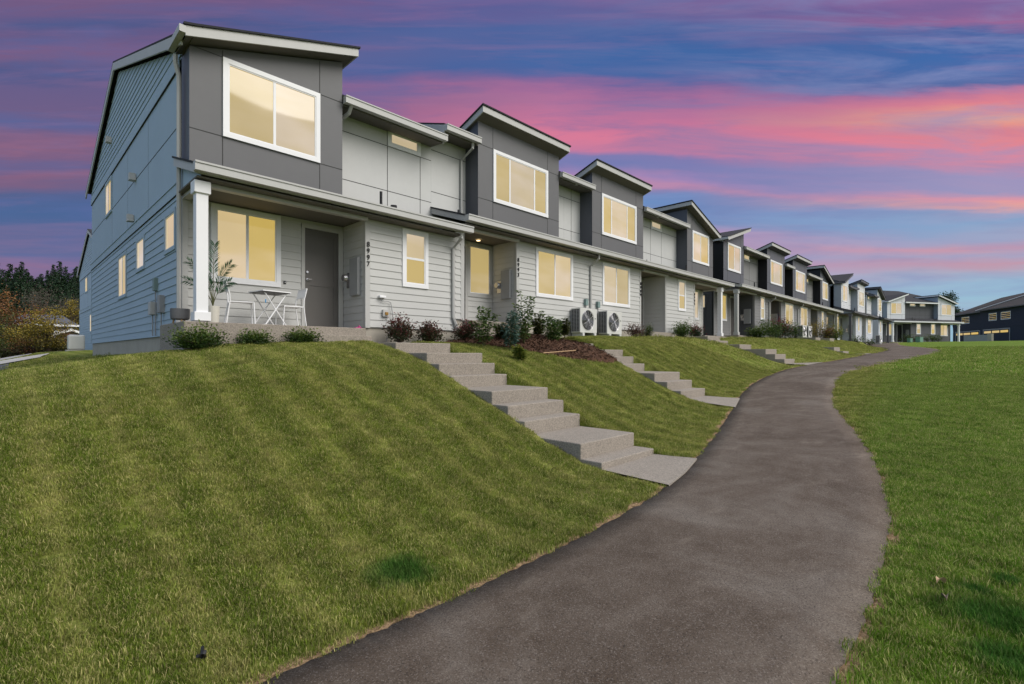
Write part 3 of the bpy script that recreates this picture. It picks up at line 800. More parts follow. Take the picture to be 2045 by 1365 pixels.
# ------------------------------------------------------------------ grass
def grass_mat():
    m, nt, b = nodes('grass_blades')
    c, p = grass_color(nt)
    at = N(nt, 'ShaderNodeAttribute', attribute_name='bc')
    oi = nt.nodes.new('ShaderNodeObjectInfo')
    c = mix(nt, ramp(nt, at.outputs['Fac'], [(.60, (0,0,0)), (.88, (.80,.80,.80))]), c, (.56, .48, .22))
    c = mix(nt, ramp(nt, at.outputs['Fac'], [(.0, (.6,.6,.6)), (.3, (0,0,0))]), c, (.085, .16, .018))
    c = mix(nt, patch_mask(nt, p, PATCH), c, (.040, .135, .020))
    hs = N(nt, 'ShaderNodeHueSaturation'); nt.links.new(c, hs.inputs['Color'])
    v = N(nt, 'ShaderNodeMapRange'); nt.links.new(oi.outputs['Random'], v.inputs[0]); v.inputs[3].default_value = .68; v.inputs[4].default_value = 1.38
    nt.links.new(v.outputs[0], hs.inputs['Value']); c = hs.outputs[0]
    nt.links.new(c, b.inputs['Base Color']); b.inputs['Roughness'].default_value = .6; b.inputs['Specular IOR Level'].default_value = .08
    tr = nt.nodes.new('ShaderNodeBsdfTranslucent'); nt.links.new(c, tr.inputs[0])
    ms = nt.nodes.new('ShaderNodeMixShader'); ms.inputs[0].default_value = .38
    nt.links.new(b.outputs[0], ms.inputs[1]); nt.links.new(tr.outputs[0], ms.inputs[2]); nt.links.new(ms.outputs[0], nt.nodes['Material Output'].inputs[0])
    return m
GM = grass_mat()
def tuft(n, rad, h, w, seed, lean=.5):
    rnd = random.Random(seed); vs = []; fs = []; bc = []
    for i in range(n):
        a = rnd.uniform(0, 6.283); r = rad * math.sqrt(rnd.random()); x, y = r * math.cos(a), r * math.sin(a)
        th = rnd.uniform(0, 6.283); hh = h * rnd.uniform(.55, 1.15); ln = hh * rnd.uniform(.1, 1) * lean; ww = w * rnd.uniform(.7, 1.3)
        d = (math.cos(th), math.sin(th)); q = (-d[1] * ww / 2, d[0] * ww / 2); k = rnd.random()
        b = len(vs)
        vs += [(x - q[0], y - q[1], -.01), (x + q[0], y + q[1], -.01),
               (x + d[0]*ln*.4 + q[0]*.8, y + d[1]*ln*.4 + q[1]*.8, hh*.6), (x + d[0]*ln*.4 - q[0]*.8, y + d[1]*ln*.4 - q[1]*.8, hh*.6), (x + d[0]*ln, y + d[1]*ln, hh)]
        fs += [(b, b+1, b+2, b+3), (b+3, b+2, b+4)]; bc += [k] * 5
    me = bpy.data.meshes.new('tuft'); me.from_pydata(vs, [], fs); me.materials.append(GM)
    at = me.attributes.new('bc', 'FLOAT', 'POINT'); at.data.foreach_set('value', bc)
    return bpy.data.objects.new('tuft', me)
TC = bpy.data.collections.new('tufts')
for k in range(5): TC.objects.link(tuft(90, .075, .027, .0036, k, 1.1))
TC2 = bpy.data.collections.new('tufts_tall')
for k in range(3): TC2.objects.link(tuft(60, .07, .060, .0045, 20 + k, .7))
TC3 = bpy.data.collections.new('tufts_far')
for k in range(3): TC3.objects.link(tuft(80, .28, .036, .010, 40 + k, 1.2))

BED = [(6.9,8.9),(7.2,8.3),(7.7,7.5),(8.2,6.9),(8.8,6.5),(9.5,6.3),(10.1,6.35),(10.1,8.9)]
def inpoly(x, y, P):
    c = np.zeros(x.shape, bool); j = len(P) - 1
    for i in range(len(P)):
        xi, yi = P[i]; xj, yj = P[j]
        c ^= ((yi > y) != (yj > y)) & (x < (xj - xi) * (y - yi) / (yj - yi + 1e-12) + xi); j = i
    return c
ROADS = []
def scatter(name, coll, dens, box, rmin, rmax, scl, seed, tall=False, keep=None):
    rng = np.random.default_rng(seed); x0, x1, y0, y1 = box
    n = int((x1 - x0) * (y1 - y0) * dens)
    u = rng.uniform(x0, x1, n); v = rng.uniform(y0, y1, n)
    f = u * FW[0] + v * FW[1]; r = u * RT[0] + v * RT[1]; d = np.hypot(u, v)
    ok = (f > .2) & (np.abs(r) < f * 1.3 + 2.6) & (d >= rmin) & (d < rmax)
    e = rng.uniform(.035, .10, n) * (1 + .3 * np.sin(u * 9) * np.sin(u * 3.7 + 1))
    ok &= ~inpath(u, v, 0.0) & ~((v < vL(u) + e) & (v > vR(u) - e * .6) & (u < 68))
    for (su, sw, sv) in STAIRS:
        ok &= ~((u > su - .02) & (u < su + sw + .02) & (v > vL(u) - .05) & (v < 9.3))
    ok &= ~inpoly(u, v, BED)
    ok &= ~((u > 2.0) & (u < 24) & (v > 8.98 + .15 * np.sin(u))) & ~((u > 24) & (u < 48) & (v > 9)) & ~((u > 46) & (u < 72) & (v > 8.3))
    ok &= ~((u > 1.95) & (u < 5.3) & (v > 8.85))
    ok &= ~((u > 3.8) & (u < 5.2) & (v > 8.55))
    for P in ROADS: ok &= ~inpoly(u, v, P)
    if keep is not None: ok &= keep(u, v)
    u, v = u[ok], v[ok]
    z = G(u, v); h = .05
    nx = -(G(u + h, v) - G(u - h, v)) / (2*h); ny = -(G(u, v + h) - G(u, v - h)) / (2*h)
    n = len(u)
    me = bpy.data.meshes.new(name); me.vertices.add(n)
    me.vertices.foreach_set('co', np.stack([u, v, z], -1).reshape(-1))
    rx = np.arcsin(np.clip(-ny, -.6, .6)) + rng.normal(0, .12, n); ry = np.arcsin(np.clip(nx, -.6, .6)) + rng.normal(0, .12, n); rz = rng.uniform(0, 6.283, n)
    # euler XYZ: spin first about z is applied last, so tilt in the spun frame
    cz, sz = np.cos(rz), np.sin(rz); tx = rx * cz + ry * sz; ty = -rx * sz + ry * cz
    a = me.attributes.new('rot', 'FLOAT_VECTOR', 'POINT'); a.data.foreach_set('vector', np.stack([tx, ty, rz], -1).reshape(-1).astype(np.float32))
    s = scl * rng.uniform(.75, 1.25, n)
    a = me.attributes.new('scl', 'FLOAT', 'POINT'); a.data.foreach_set('value', s.astype(np.float32))
    a = me.attributes.new('pick', 'INT', 'POINT'); a.data.foreach_set('value', rng.integers(0, 1000, n).astype(np.int32))
    me.update()
    o = bpy.data.objects.new('grass', me); COL.objects.link(o); tag(o, kind='stuff')
    o['label'] = name; o['category'] = 'grass'
    g = bpy.data.node_groups.new(name, 'GeometryNodeTree')
    g.interface.new_socket('Geometry', in_out='INPUT', socket_type='NodeSocketGeometry'); g.interface.new_socket('Geometry', in_out='OUTPUT', socket_type='NodeSocketGeometry')
    gi = g.nodes.new('NodeGroupInput'); go = g.nodes.new('NodeGroupOutput'); ip = g.nodes.new('GeometryNodeInstanceOnPoints')
    ci = g.nodes.new('GeometryNodeCollectionInfo'); ci.inputs['Collection'].default_value = coll; ci.inputs['Separate Children'].default_value = True; ci.inputs['Reset Children'].default_value = True
    def na(nm, t):
        q = g.nodes.new('GeometryNodeInputNamedAttribute'); q.data_type = t; q.inputs['Name'].default_value = nm; return q.outputs['Attribute']
    g.links.new(gi.outputs[0], ip.inputs['Points']); g.links.new(ci.outputs[0], ip.inputs['Instance']); ip.inputs['Pick Instance'].default_value = True
    g.links.new(na('pick', 'INT'), ip.inputs['Instance Index'])
    er = g.nodes.new('FunctionNodeEulerToRotation'); g.links.new(na('rot', 'FLOAT_VECTOR'), er.inputs[0]); g.links.new(er.outputs[0], ip.inputs['Rotation'])
    g.links.new(na('scl', 'FLOAT'), ip.inputs['Scale']); g.links.new(ip.outputs[0], go.inputs[0])
    md = o.modifiers.new('g', 'NODES'); md.node_group = g
    return n
# ------------------------------------------------------------------ things around the houses
def leafmat(name, cols, rough=.55, sc=7):
    m, nt, b = nodes(name); at = N(nt, 'ShaderNodeAttribute', attribute_name='lc')
    k = len(cols); c = ramp(nt, at.outputs['Fac'], [((i + .5) / k, cols[i]) for i in range(k)], 'LINEAR')
    nt.links.new(c, b.inputs['Base Color']); b.inputs['Roughness'].default_value = rough; b.inputs['Specular IOR Level'].default_value = .3
    tr = nt.nodes.new('ShaderNodeBsdfTranslucent'); nt.links.new(c, tr.inputs[0]); ms = nt.nodes.new('ShaderNodeMixShader'); ms.inputs[0].default_value = .22
    nt.links.new(b.outputs[0], ms.inputs[1]); nt.links.new(tr.outputs[0], ms.inputs[2]); nt.links.new(ms.outputs[0], nt.nodes['Material Output'].inputs[0])
    return m
LM = {
 'yew': leafmat('leaf_dark_green', [(.014,.034,.005), (.040,.080,.010), (.11,.15,.024)]),
 'red': leafmat('leaf_red_green', [(.018,.030,.010), (.045,.050,.020), (.085,.035,.028), (.14,.030,.030)]),
 'green': leafmat('leaf_green', [(.028,.065,.014), (.065,.115,.024), (.12,.17,.04)]),
 'blue': leafmat('leaf_blue_green', [(.030,.065,.045), (.06,.11,.08), (.10,.17,.14)]),
 'lime': leafmat('leaf_lime', [(.06,.10,.015), (.16,.19,.03), (.26,.27,.05)]),
 'palm': leafmat('leaf_palm', [(.012,.065,.020), (.022,.11,.036), (.045,.16,.055)]),
 'rust': leafmat('leaf_rust', [(.035,.018,.010), (.12,.050,.016), (.22,.10,.03)]),
 'gold': leafmat('leaf_gold', [(.05,.045,.010), (.17,.13,.018), (.32,.24,.03)]),
 'olive': leafmat('leaf_olive', [(.014,.022,.006), (.040,.052,.012), (.085,.095,.020)]),
 'fir': leafmat('leaf_fir', [(.006,.018,.006), (.014,.036,.013), (.028,.060,.024)]),
 'bare': leafmat('twig_grey', [(.07,.056,.042), (.13,.11,.085), (.19,.16,.13)]),
 'brownred': leafmat('leaf_brown_red', [(.05,.022,.016), (.10,.045,.032), (.15,.075,.05)]),
 'rose': leafmat('leaf_rose', [(.02,.045,.02), (.03,.06,.025), (.25,.02,.04)]),
}
M['bark'] = mat('bark', (.07, .05, .038), .9, .25, 9, .5, 40)
M['stem'] = mat('green_stem', (.10, .10, .035), .7, .2, 9)

class Leaves:
    def __init__(s, seed): s.v = []; s.f = []; s.c = []; s.r = random.Random(seed)
    def leaf(s, p, d, L, w, c=None, droop=.2):
        """one folded leaf: two quads along a midrib"""
        d = Vector(d).normalized(); up = Vector((0, 0, 1)); x = d.cross(up)
        if x.length < .05: x = Vector((1, 0, 0))
        x.normalize(); x = (Matrix.Rotation(s.r.uniform(-1.2, 1.2), 3, d) @ x); p = Vector(p)
        mid = p + d * L * .5 ; tip = p + d * L + Vector((0, 0, -droop * L)); b = len(s.v)
        s.v += [tuple(p), tuple(mid + x * w / 2), tuple(tip), tuple(mid - x * w / 2)]
        s.f += [(b, b+1, b+2, b+3)]; c = s.r.random() if c is None else c; s.c += [c] * 4
    def build(s, name, m, parent):
        me = bpy.data.meshes.new(name); me.from_pydata(s.v, [], s.f); me.materials.append(m)
        a = me.attributes.new('lc', 'FLOAT', 'POINT'); a.data.foreach_set('value', s.c)
        o = bpy.data.objects.new(name, me); COL.objects.link(o); o.parent = parent; return o

def shrub(pos, w, h, key, label, seed, n=700, leaf=.05, name='shrub', flat=False, group=None, cat='shrub', clump=14):
    o = empty(name, pos, 0, label, cat, group); L = Leaves(seed); r = L.r; st = MB()
    for c in range(clump):
        a = r.uniform(0, 6.283); rr = math.sqrt(r.random()) * .8
        hx = math.cos(a) * rr * w / 2; hy = math.sin(a) * rr * w / 2; hz = h * (r.uniform(.45, 1) * (1 - .55 * rr ** 2))
        if flat: hz = h * r.uniform(.4, 1) * (1 - .5 * rr)
        p0 = Vector((hx * .15, hy * .15, 0)); p1 = Vector((hx, hy, hz)); md = (p0 + p1) / 2 + Vector((0, 0, h * .08))
        st.tube([p0, md, p1], [.009, .006, .003], 5)
        for k in range(n // clump):
            t = r.uniform(.3, 1.05); q = p0.lerp(p1, t) + Vector((r.gauss(0, 1), r.gauss(0, 1), r.gauss(0, .8))) * (.085 * w + .02)
            q.z = max(q.z, .01); d = Vector((q.x - hx * .3, q.y - hy * .3, r.uniform(0, .6))) + Vector((r.gauss(0, .25), r.gauss(0, .25), 0))
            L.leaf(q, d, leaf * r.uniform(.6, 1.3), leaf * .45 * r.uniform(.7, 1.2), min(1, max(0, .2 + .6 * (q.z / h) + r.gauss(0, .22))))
    L.build('foliage', LM[key], o); st.build('stem', M['bark'], o); return o

def sapling(pos, w, h, key, label, seed, stems=3, leaf=.06, dens=60, name='young_plant', stake=False, group=None):
    o = empty(name, pos, 0, label, 'young plant', group); L = Leaves(seed); r = L.r; st = MB()
    for s_ in range(stems):
        a = r.uniform(0, 6.283); rr = r.uniform(.15, .5) * w; hh = h * r.uniform(.65, 1) if s_ else h
        pts = [Vector((math.cos(a) * rr * t ** 1.3 + r.gauss(0, .01), math.sin(a) * rr * t ** 1.3 + r.gauss(0, .01), hh * t)) for t in (0, .25, .5, .75, 1)]
        st.tube(pts, [.008, .007, .006, .004, .002], 5)
        for k in range(dens):
            t = r.uniform(.18, 1); i = min(3, int(t * 4)); q = pts[i].lerp(pts[i+1], t * 4 - i); aa = r.uniform(0, 6.283)
            off = Vector((math.cos(aa), math.sin(aa), r.uniform(-.1, .5))); ext = r.uniform(.0, .22) * w * (1.15 - t)
            L.leaf(q + off * ext, off, leaf * r.uniform(.6, 1.3), leaf * .42, None, .25)
    L.build('foliage', LM[key], o); st.build('stem', M['stem'], o)
    return o

G1 = 'low dark evergreen shrubs along the first porch slab'
def gp(px, py, v=None):
    if v is None: return onground(px, py)
    u = atv(px, v); return (u, v, Gs(u, v))
shrub(gp(405, 688, 8.6), .80, .30, 'yew', 'low dark green shrub at the corner of the nearest porch slab, widest of three', 1, 3200, .05, flat=True, clump=26, group=G1)
shrub(gp(513, 680, 8.65), .62, .20, 'yew', 'low dark green shrub in front of the middle of the nearest porch slab', 2, 2400, .045, flat=True, clump=22, group=G1)
shrub(gp(605, 678, 8.65), .58, .20, 'yew', 'low dark green shrub in front of the nearest front door', 3, 2400, .045, flat=True, clump=22, group=G1)
G2 = 'red tinged shrubs along the front of 8997'
for i, (px, w, h, lab) in enumerate(((798, .60, .55, 'red tinged shrub by the outdoor tap, under the number 8997'), (857, .58, .52, 'red tinged shrub under the narrow window of 8997'), (930, .58, .50, 'dark red tinged shrub at the foot of the downspout between 8997 and 8993'))):
    shrub(gp(px, 682, 8.85), w, h, 'red', lab, 10 + i, 1700, .07, group=G2, clump=26)
G3 = 'young plants in the mulch bed'
for i, (px, v, w, h, key, n, lab) in enumerate((
    (966, 7.9, .6, .86, 'green', 4, 'leafy young plant on yellow stems at the tip of the mulch bed'),
    (1003, 8.3, .4, .42, 'olive', 3, 'short dull green plant between two taller ones in the mulch bed'),
    (1020, 7.4, .5, .86, 'blue', 4, 'blue green young plant with a pale nursery ribbon in the mulch bed'),
    (1046, 7.7, .62, 1.2, 'green', 5, 'tallest young plant of the mulch bed, pointed top before the siding of 8993'),
    (1040, 6.75, .28, .3, 'lime', 4, 'small yellow green plant at the front of the mulch bed'),
    (1076, 8.5, .4, .62, 'olive', 5, 'narrow olive shrub left of the bushy green one by the stairs'),
    (1106, 7.5, .6, .8, 'green', 6, 'bushy green young plant beside the top of the second stairs'),
    (1128, 8.75, .35, .55, 'olive', 4, 'dull green plant at the left side of the first heat pump'))):
    sapling(gp(px, 0, v), w, h, key, lab, 30 + i, n + 3, .085, 110, group=G3)
G4 = 'shrubs along the front of 8989 and 8985'
shrub(gp(1268, 0, 8.8), .65, .5, 'brownred', 'brown red dry looking shrub right of the second heat pump', 50, 1000, .06, group=G4)
shrub(gp(1296, 0, 8.8), .45, .5, 'yew', 'small dark green shrub beside the doorway of 8989', 51, 700, .05, group=G4)
shrub(gp(1363, 0, 8.75), .85, .7, 'green', 'round green shrub under the narrow window of 8985', 52, 2200, .07, group=G4, clump=24)
shrub(gp(1390, 0, 8.7), .75, .6, 'rose', 'green shrub with small red flowers beside the porch post of 8985', 53, 1900, .065, group=G4, clump=22)
G5 = 'shrubs along the dark grey row'
for i, (px, w, h, key, lab) in enumerate(((1510, 1.2, .6, 'yew', 'low dark shrub at the meter corner of the first dark grey house'), (1540, 1.3, 1.1, 'green', 'tall dark green shrub under the narrow window of the first dark grey house'), (1556, 1.2, 1.2, 'rose', 'red tinged shrub beside the second doorway of the dark grey row'), (1580, 1.7, 1.0, 'yew', 'wide dark shrub left of the far heat pumps'), (1634, 2.2, 1.6, 'gold', 'yellowing bushy shrub right of the far heat pumps'), (1655, .7, .9, 'rose', 'dark red small bush behind the green utility cabinet'), (1668, .9, 1.3, 'lime', 'thin pale leafed bush before the first pale blue house'))):
    shrub(gp(px, 0, 8.5 if px < 1650 else 8.0), w, h, key, lab, 60 + i, 1300, .1, group=G5)
G6 = 'dark low shrubs along the pale blue row and the far pair'
for i, (px, Y, w, h, lab) in enumerate(((1715, 0, 1.5, .6, 'dark low shrub before the pale blue row, left of its small heat pump'), (1737, 0, 1.2, .6, 'dark low shrub before the pale blue row, right of its small heat pump'))):
    shrub(gp(px, 0, 7.9), w, h, 'yew', lab, 80 + i, 300, .12, group=G6)
for i, (px, w, h, lab) in enumerate(((1808, 1.6, 1.0, 'dark shrub between the post and the first green cabinet'), (1825, 1.2, .9, 'dark shrub between the two green cabinets'), (1852, 1.3, .9, 'dark shrub right of the green cabinets'), (1862, 1.3, 1.0, 'dark shrub between the two narrow windows of the far pair'), (1874, 1.2, .8, 'dark shrub at the right corner of the far pair'))):
    d = ray(px, 690); s = 56.5 - (px - 1800) * .0 ; u, v = d[0] * s, d[1] * s
    shrub((u, v, Gs(u, v)), w, h, 'yew', lab, 90 + i, 260, .14, group=G6)

# ---- heat pumps
M['fan'] = mat('fan_grey', (.09, .09, .095), .5, .05)
def heat_pump(pos, label, w=.86, h=.74, dp=.34):
    o = empty('heat_pump', pos, 0, label, 'heat pump', 'outdoor heat pump units')
    b = MB(); b.box(0, 0, .1, w, dp, h + .1); b.build('casing', M['trimw2'], o, bevel=.015)
    s = MB()
    for k in range(16):
        z = .15 + k * (h - .1) / 16; s.box(-.012, .03, z, 0, dp - .02, z + .012)
    for y in (.03, .12, .22, dp - .03): s.box(-.014, y, .14, -.001, y + .012, h + .05)
    s.build('side_grille', M['meter'], o)
    bk = MB(); bk.box(-.004, .025, .14, -.001, dp - .02, h + .06); bk.build('coil', M['black'], o)
    cx, cz, r = w * .44, .1 + h * .52, h * .40
    f = MB(); f.lathe([(.0, 0), (r, 0)], n=32); fo = f.build('fan_recess', M['black'], o); fo.rotation_euler = (R(90), 0, 0); fo.location = (cx, -.003, cz)
    fb = MB()
    for k in range(3):
        a = k * 2.094; pts = []
        for t, wd in ((.15, .5), (.55, .42), (.92, .34)):
            for sgn in (-1, 1): pts.append((r * t * math.cos(a + sgn * wd), -.006 - .004 * sgn, r * t * math.sin(a + sgn * wd)))
        fb.add([(cx + x, y, cz + z) for x, y, z in pts], [(0,1,3,2), (2,3,5,4)])
    fb.build('fan', M['fan'], o)
    g = MB()
    for q in range(1, 9):
        rr = r * q / 8; ring = [(cx + rr * math.cos(t * math.pi / 16), -.022, cz + rr * math.sin(t * math.pi / 16)) for t in range(33)]; g.tube(ring, .0028 if q < 8 else .006, 4, cap=False)
    for k in range(12):
        a = k * math.pi / 6; g.tube([(cx + .04 * math.cos(a), -.022, cz + .04 * math.sin(a)), (cx + r * math.cos(a), -.02, cz + r * math.sin(a))], .003, 4)
    g.tube([(cx, -.03, cz), (cx, -.015, cz)], .045, 16); g.build('fan_guard', M['lens'], o)
    for x in (.08, w - .18):
        l = MB(); l.box(x, -.03, 0, x + .1, dp + .03, .1); l.build('foot', M['trimw2'], o)
    n = MB(); n.box(w - .12, -.004, h * .72, w - .06, -.001, h * .75); n.build('badge', M['black'], o)
    return o
M['trimw2'] = mat('cream_metal', (.56, .56, .53), .4, .04, 3)
hz = Gs(12.3, 9.0)
hp = heat_pump((12.0, 8.86, hz + .02), 'front heat pump under the downspout, nearer to the mulch bed')
heat_pump((13.42, 8.86, hz + .02), 'front heat pump below the window of 8989, second from the mulch bed')
z = Gs(35.7, 8.9) + .05
heat_pump((35.0, 8.75, z), 'far heat pump of the dark grey row, left one of two'); heat_pump((36.3, 8.75, z), 'far heat pump of the dark grey row, right one of two')
heat_pump((57.0, 7.9, Gs(57, 8) + .05), 'smallest farthest heat pump, before the pale blue row')
def pipe_box(x, y, z, label):
    o = empty('disconnect_box', (x, y, z), 0, label, 'electrical box', 'disconnect boxes above the front heat pumps')
    b = MB(); b.box(-.06, -.09, 0, .06, 0, .2); b.build('cover', M['greenbox'], o, bevel=.008)
    c = MB(); c.tube([(0, -.04, 0), (0, -.04, -.25), (.1, -.06, -.5), (.22, .0, -.75)], .016, 6); c.build('conduit', M['meter'], o)
M['greenbox'] = mat('grey_green_paint', (.17, .24, .23), .5, .06, 3)
pipe_box(12.75, 9.235, 1.50, 'grey green disconnect box above the front heat pump nearer to the mulch bed')
pipe_box(13.40, 9.235, 1.47, 'grey green disconnect box above the front heat pump below the window of 8989')

# ---- porch furniture
SZ = .50
def chair(pos, rz, label):
    o = empty('chair', pos, rz, label, 'chair', 'white metal chairs on the porch'); w = .37; d = .36; h = .40
    s = MB(); s.box(-w/2, -d/2, h - .012, w/2, -d/2 + .02, h + .008); s.box(-w/2, d/2 - .02, h - .012, w/2, d/2, h + .008); s.box(-w/2, -d/2 + .02, h - .012, -w/2 + .02, d/2 - .02, h + .008); s.box(w/2 - .02, -d/2 + .02, h - .012, w/2, d/2 - .02, h + .008)
    for k in range(9):
        x = -w/2 + .03 + k * (w - .06) / 9; s.box(x, -d/2 + .02, h - .004, x + .026, d/2 - .02, h + .004)
    s.build('seat', M['trimw'], o)
    for sx in (-1, 1):
        l = MB(); l.tube([(sx*w/2, -d/2, h), (sx*w/2, -d/2 - .02, 0)], .012, 6); l.build('leg', M['trimw'], o)
        l = MB(); l.tube([(sx*w/2, d/2 + .06, 0), (sx*w/2, d/2 + .005, h), (sx*w/2, d/2 + .01, h + .12), (sx*w/2, d/2 + .07, h + .36)], .012, 6); l.build('leg', M['trimw'], o)
    b = MB(); b.box(-w/2, d/2 + .055, h + .34, w/2, d/2 + .075, h + .365); b.box(-w/2, d/2 + .018, h + .17, w/2, d/2 + .036, h + .19)
    for k in range(11):
        x = -w/2 + .02 + k * (w - .03) / 11; b.tube([(x, d/2 + .028, h + .18), (x, d/2 + .064, h + .35)], .009, 4)
    b.build('backrest', M['trimw'], o); return o
chair((2.98, 9.52, SZ), R(78), 'white metal slatted chair between the potted palm and the folding table')
chair((3.93, 9.78, SZ), R(-90), 'white metal slatted chair beside the front door, behind the folding table')
t = empty('folding_table', (3.45, 9.48, SZ), R(8), 'small grey topped folding table between two white chairs', 'table')
b = MB(); b.box(-.249, -.249, .592, .249, .249, .612); b.build('table_top', M['fan'], t, bevel=.004)
b = MB(); b.box(-.26, -.26, .603, .26, -.25, .62); b.box(-.26, .25, .603, .26, .26, .62); b.box(-.26, -.25, .603, -.25, .25, .62); b.box(.25, -.25, .603, .26, .25, .62); b.build('table_rim', M['trimw'], t)
for y in (-.2, .2):
    for sx in (-1, 1):
        b = MB(); b.tube([(sx*.2, y, .585), (sx*.06, y, .33), (-sx*.2, y * 1.06, 0)] if False else [(sx*.2, y, .585), (-sx*.2, y * (1.03 + .03 * sx), 0)], .011, 6); b.build('leg', M['trimw'], t)
b = MB(); b.tube([(.2, -.2, .02), (.2, .2, .02)], .009, 6); b.build('crossbar', M['trimw'], t)
b = MB(); b.tube([(-.2, -.2, .02), (-.2, .2, .02)], .009, 6); b.build('crossbar', M['trimw'], t)
b = MB(); b.box(-.20, -.225, .40, -.185, -.215, .46); b.build('blue_tag', mat('blue_tag', (.05, .25, .5)), t)

# palm
o = empty('potted_palm', (2.50, 9.36, SZ), 0, 'potted palm in a cream pot behind the porch post', 'potted palm')
b = MB(); b.lathe([(0, 0), (.085, 0), (.10, .28), (.10, .29), (.088, .29), (.085, .25), (0, .25)], n=24); b.build('pot', mat('cream_pot', (.52, .50, .44), .5, .05), o, smooth=False)
L = Leaves(5); r = L.r; st = MB()
for (rx, ry, ht) in ((.04, .02, 1.32), (.33, .05, .98), (-.50, -.05, .74), (-.34, .1, 1.02), (.30, .0, .70), (-.10, .05, .80)):
    d = Vector((RT[0] * rx - FW[0] * ry, RT[1] * rx - FW[1] * ry, 0)); pts = []
    for i in range(13):
        t_ = i / 12; pts.append(Vector((0, 0, .26)) + d * t_ ** 1.7 + Vector((0, 0, (ht - .26) * (t_ * 1.28 - .28 * t_ ** 3))))
    st.tube(pts, [.008 - .006 * i / 12 for i in range(13)], 5)
    for i in range(40):
        t_ = .42 + .58 * i / 40; j = min(11, int(t_ * 12)); q = pts[j].lerp(pts[j+1], t_ * 12 - j); tang = (pts[j+1] - pts[j]).normalized()
        side = tang.cross(Vector((FW[0], FW[1], .15))).normalized(); side = Matrix.Rotation(r.uniform(-.7, .7), 3, tang) @ side
        for sg in (-1, 1):
            L.leaf(q, tang * .95 + side * sg * .75, .15 * (1.1 - .75 * abs(t_ - .62)), .012, None, .12)
st.build('stem', M['stem'], o); L.build('fronds', LM['palm'], o)
# bowl planter on legs
u, v = 2.06, 9.48
o = empty('planter', (u, v, .49), 0, 'grey round planter on short wooden legs at the porch corner', 'planter')
b = MB(); b.lathe([(0, .06), (.11, .06), (.13, .075), (.135, .13), (.135, .235), (.118, .235), (.118, .16), (0, .16)], n=28); b.build('bowl', mat('grey_fibre', (.12, .12, .125), .8, .08, 30), o, smooth=False)
wd = mat('pale_wood', (.42, .27, .14), .6, .15, 20)
for a in (.6, 2.7, 4.75): b = MB(); b.tube([(.085 * math.cos(a), .085 * math.sin(a), .07), (.095 * math.cos(a), .095 * math.sin(a), 0)], .014, 8); b.build('leg', wd, o)
# sandals by the door
pk = mat('pink_rubber', (.55, .07, .25), .5, .05)
for i, (x, y, lab) in enumerate(((4.95, 9.03, 'pink sandal lying by the front door'), )):
    o = empty('sandal', (x, y, SZ - .005), R(20), lab, 'sandal'); b = MB(); b.prism([(-.09, -.03), (.05, -.04), (.10, -.02), (.10, .02), (.05, .04), (-.09, .03)], 'z', 0, .02); b.build('sole', pk, o, bevel=.005)
    b = MB(); b.tube([(.02, -.04, .015), (.03, 0, .055), (.02, .04, .015)], .012, 6); b.build('strap', pk, o)
# doorbell camera and porch light
o = empty('doorbell', (3.99, 10.19, 1.42), 0, 'small black doorbell left of the nearest front door', 'doorbell'); b = MB(); b.box(-.022, -.02, -.03, .022, 0, .03); b.build('plate', M['black'], o, bevel=.003); b = MB(); b.tube([(0, -.02, 0), (0, -.026, 0)], .009, 12); b.build('button', M['trimw'], o)
lm, nt, bb = nodes('lamp_glow'); bb.inputs['Emission Color'].default_value = (1, .72, .35, 1); bb.inputs['Emission Strength'].default_value = 6
o = empty('recessed_lamp', (8.9, 9.9, 3.0), 0, 'small lit recessed lamp in the porch ceiling of 8993', 'lamp'); b = MB(); b.tube([(0, 0, 0), (0, 0, .01)], .05, 16); b.build('lens', lm, o)
b = MB(); b.lathe([(.05, .0), (.066, -.004), (.07, .01)], n=20); b.build('ring', M['trimw'], o)

# outdoor tap with hose box on 8997
o = empty('outdoor_tap', (5.62, 9.23, 1.0), 0, 'outdoor tap with cable and valve box low on the wall of 8997', 'tap')
b = MB(); b.box(-.11, -.07, .16, .04, -.0, .21); b.build('cover', M['trimw'], o, bevel=.01)
b = MB(); b.box(-.02, -.05, -.22, .13, 0, -.08); b.build('valve_box', M['trimg'], o)
b = MB(); b.box(.02, -.07, -.19, .09, -.05, -.13); b.build('valve', mat('brass', (.35, .2, .06), .35, .1, 5, metal=.8), o)
b = MB(); b.tube([(-.05, -.03, .16), (-.05, -.04, .10), (.1, -.04, .10), (.17, -.03, .08), (.20, -.04, -.1), (.22, -.05, -.35), (.12, -.08, -.52), (.0, -.12, -.75)], .008, 6); b.build('hose', M['meter'], o)
# utility boxes on the gable wall
def ubox(y, z, w, h, dp, m, name, label):
    o = empty(name, (2.24, y, z), 0, label, 'electrical box'); b = MB(); b.box(-dp, -w/2, 0, 0, w/2, h); b.build('cover', M[m], o, bevel=.01)
    c = MB(); c.tube([(-dp * .5, 0, 0), (-dp * .5, 0, -z + .36)], .011, 6); c.build('conduit', M['meter'], o)
ubox(12.05, 1.25, .15, .26, .08, 'greenbox', 'disconnect_box', 'small green box highest on the gable wall near the porch')
ubox(12.2, .78, .22, .26, .12, 'trimg', 'cable_box', 'white rounded cable box low on the gable wall')
ubox(11.5, .78, .2, .34, .10, 'meter', 'junction_box', 'grey metal junction box low on the gable wall beside the slab')

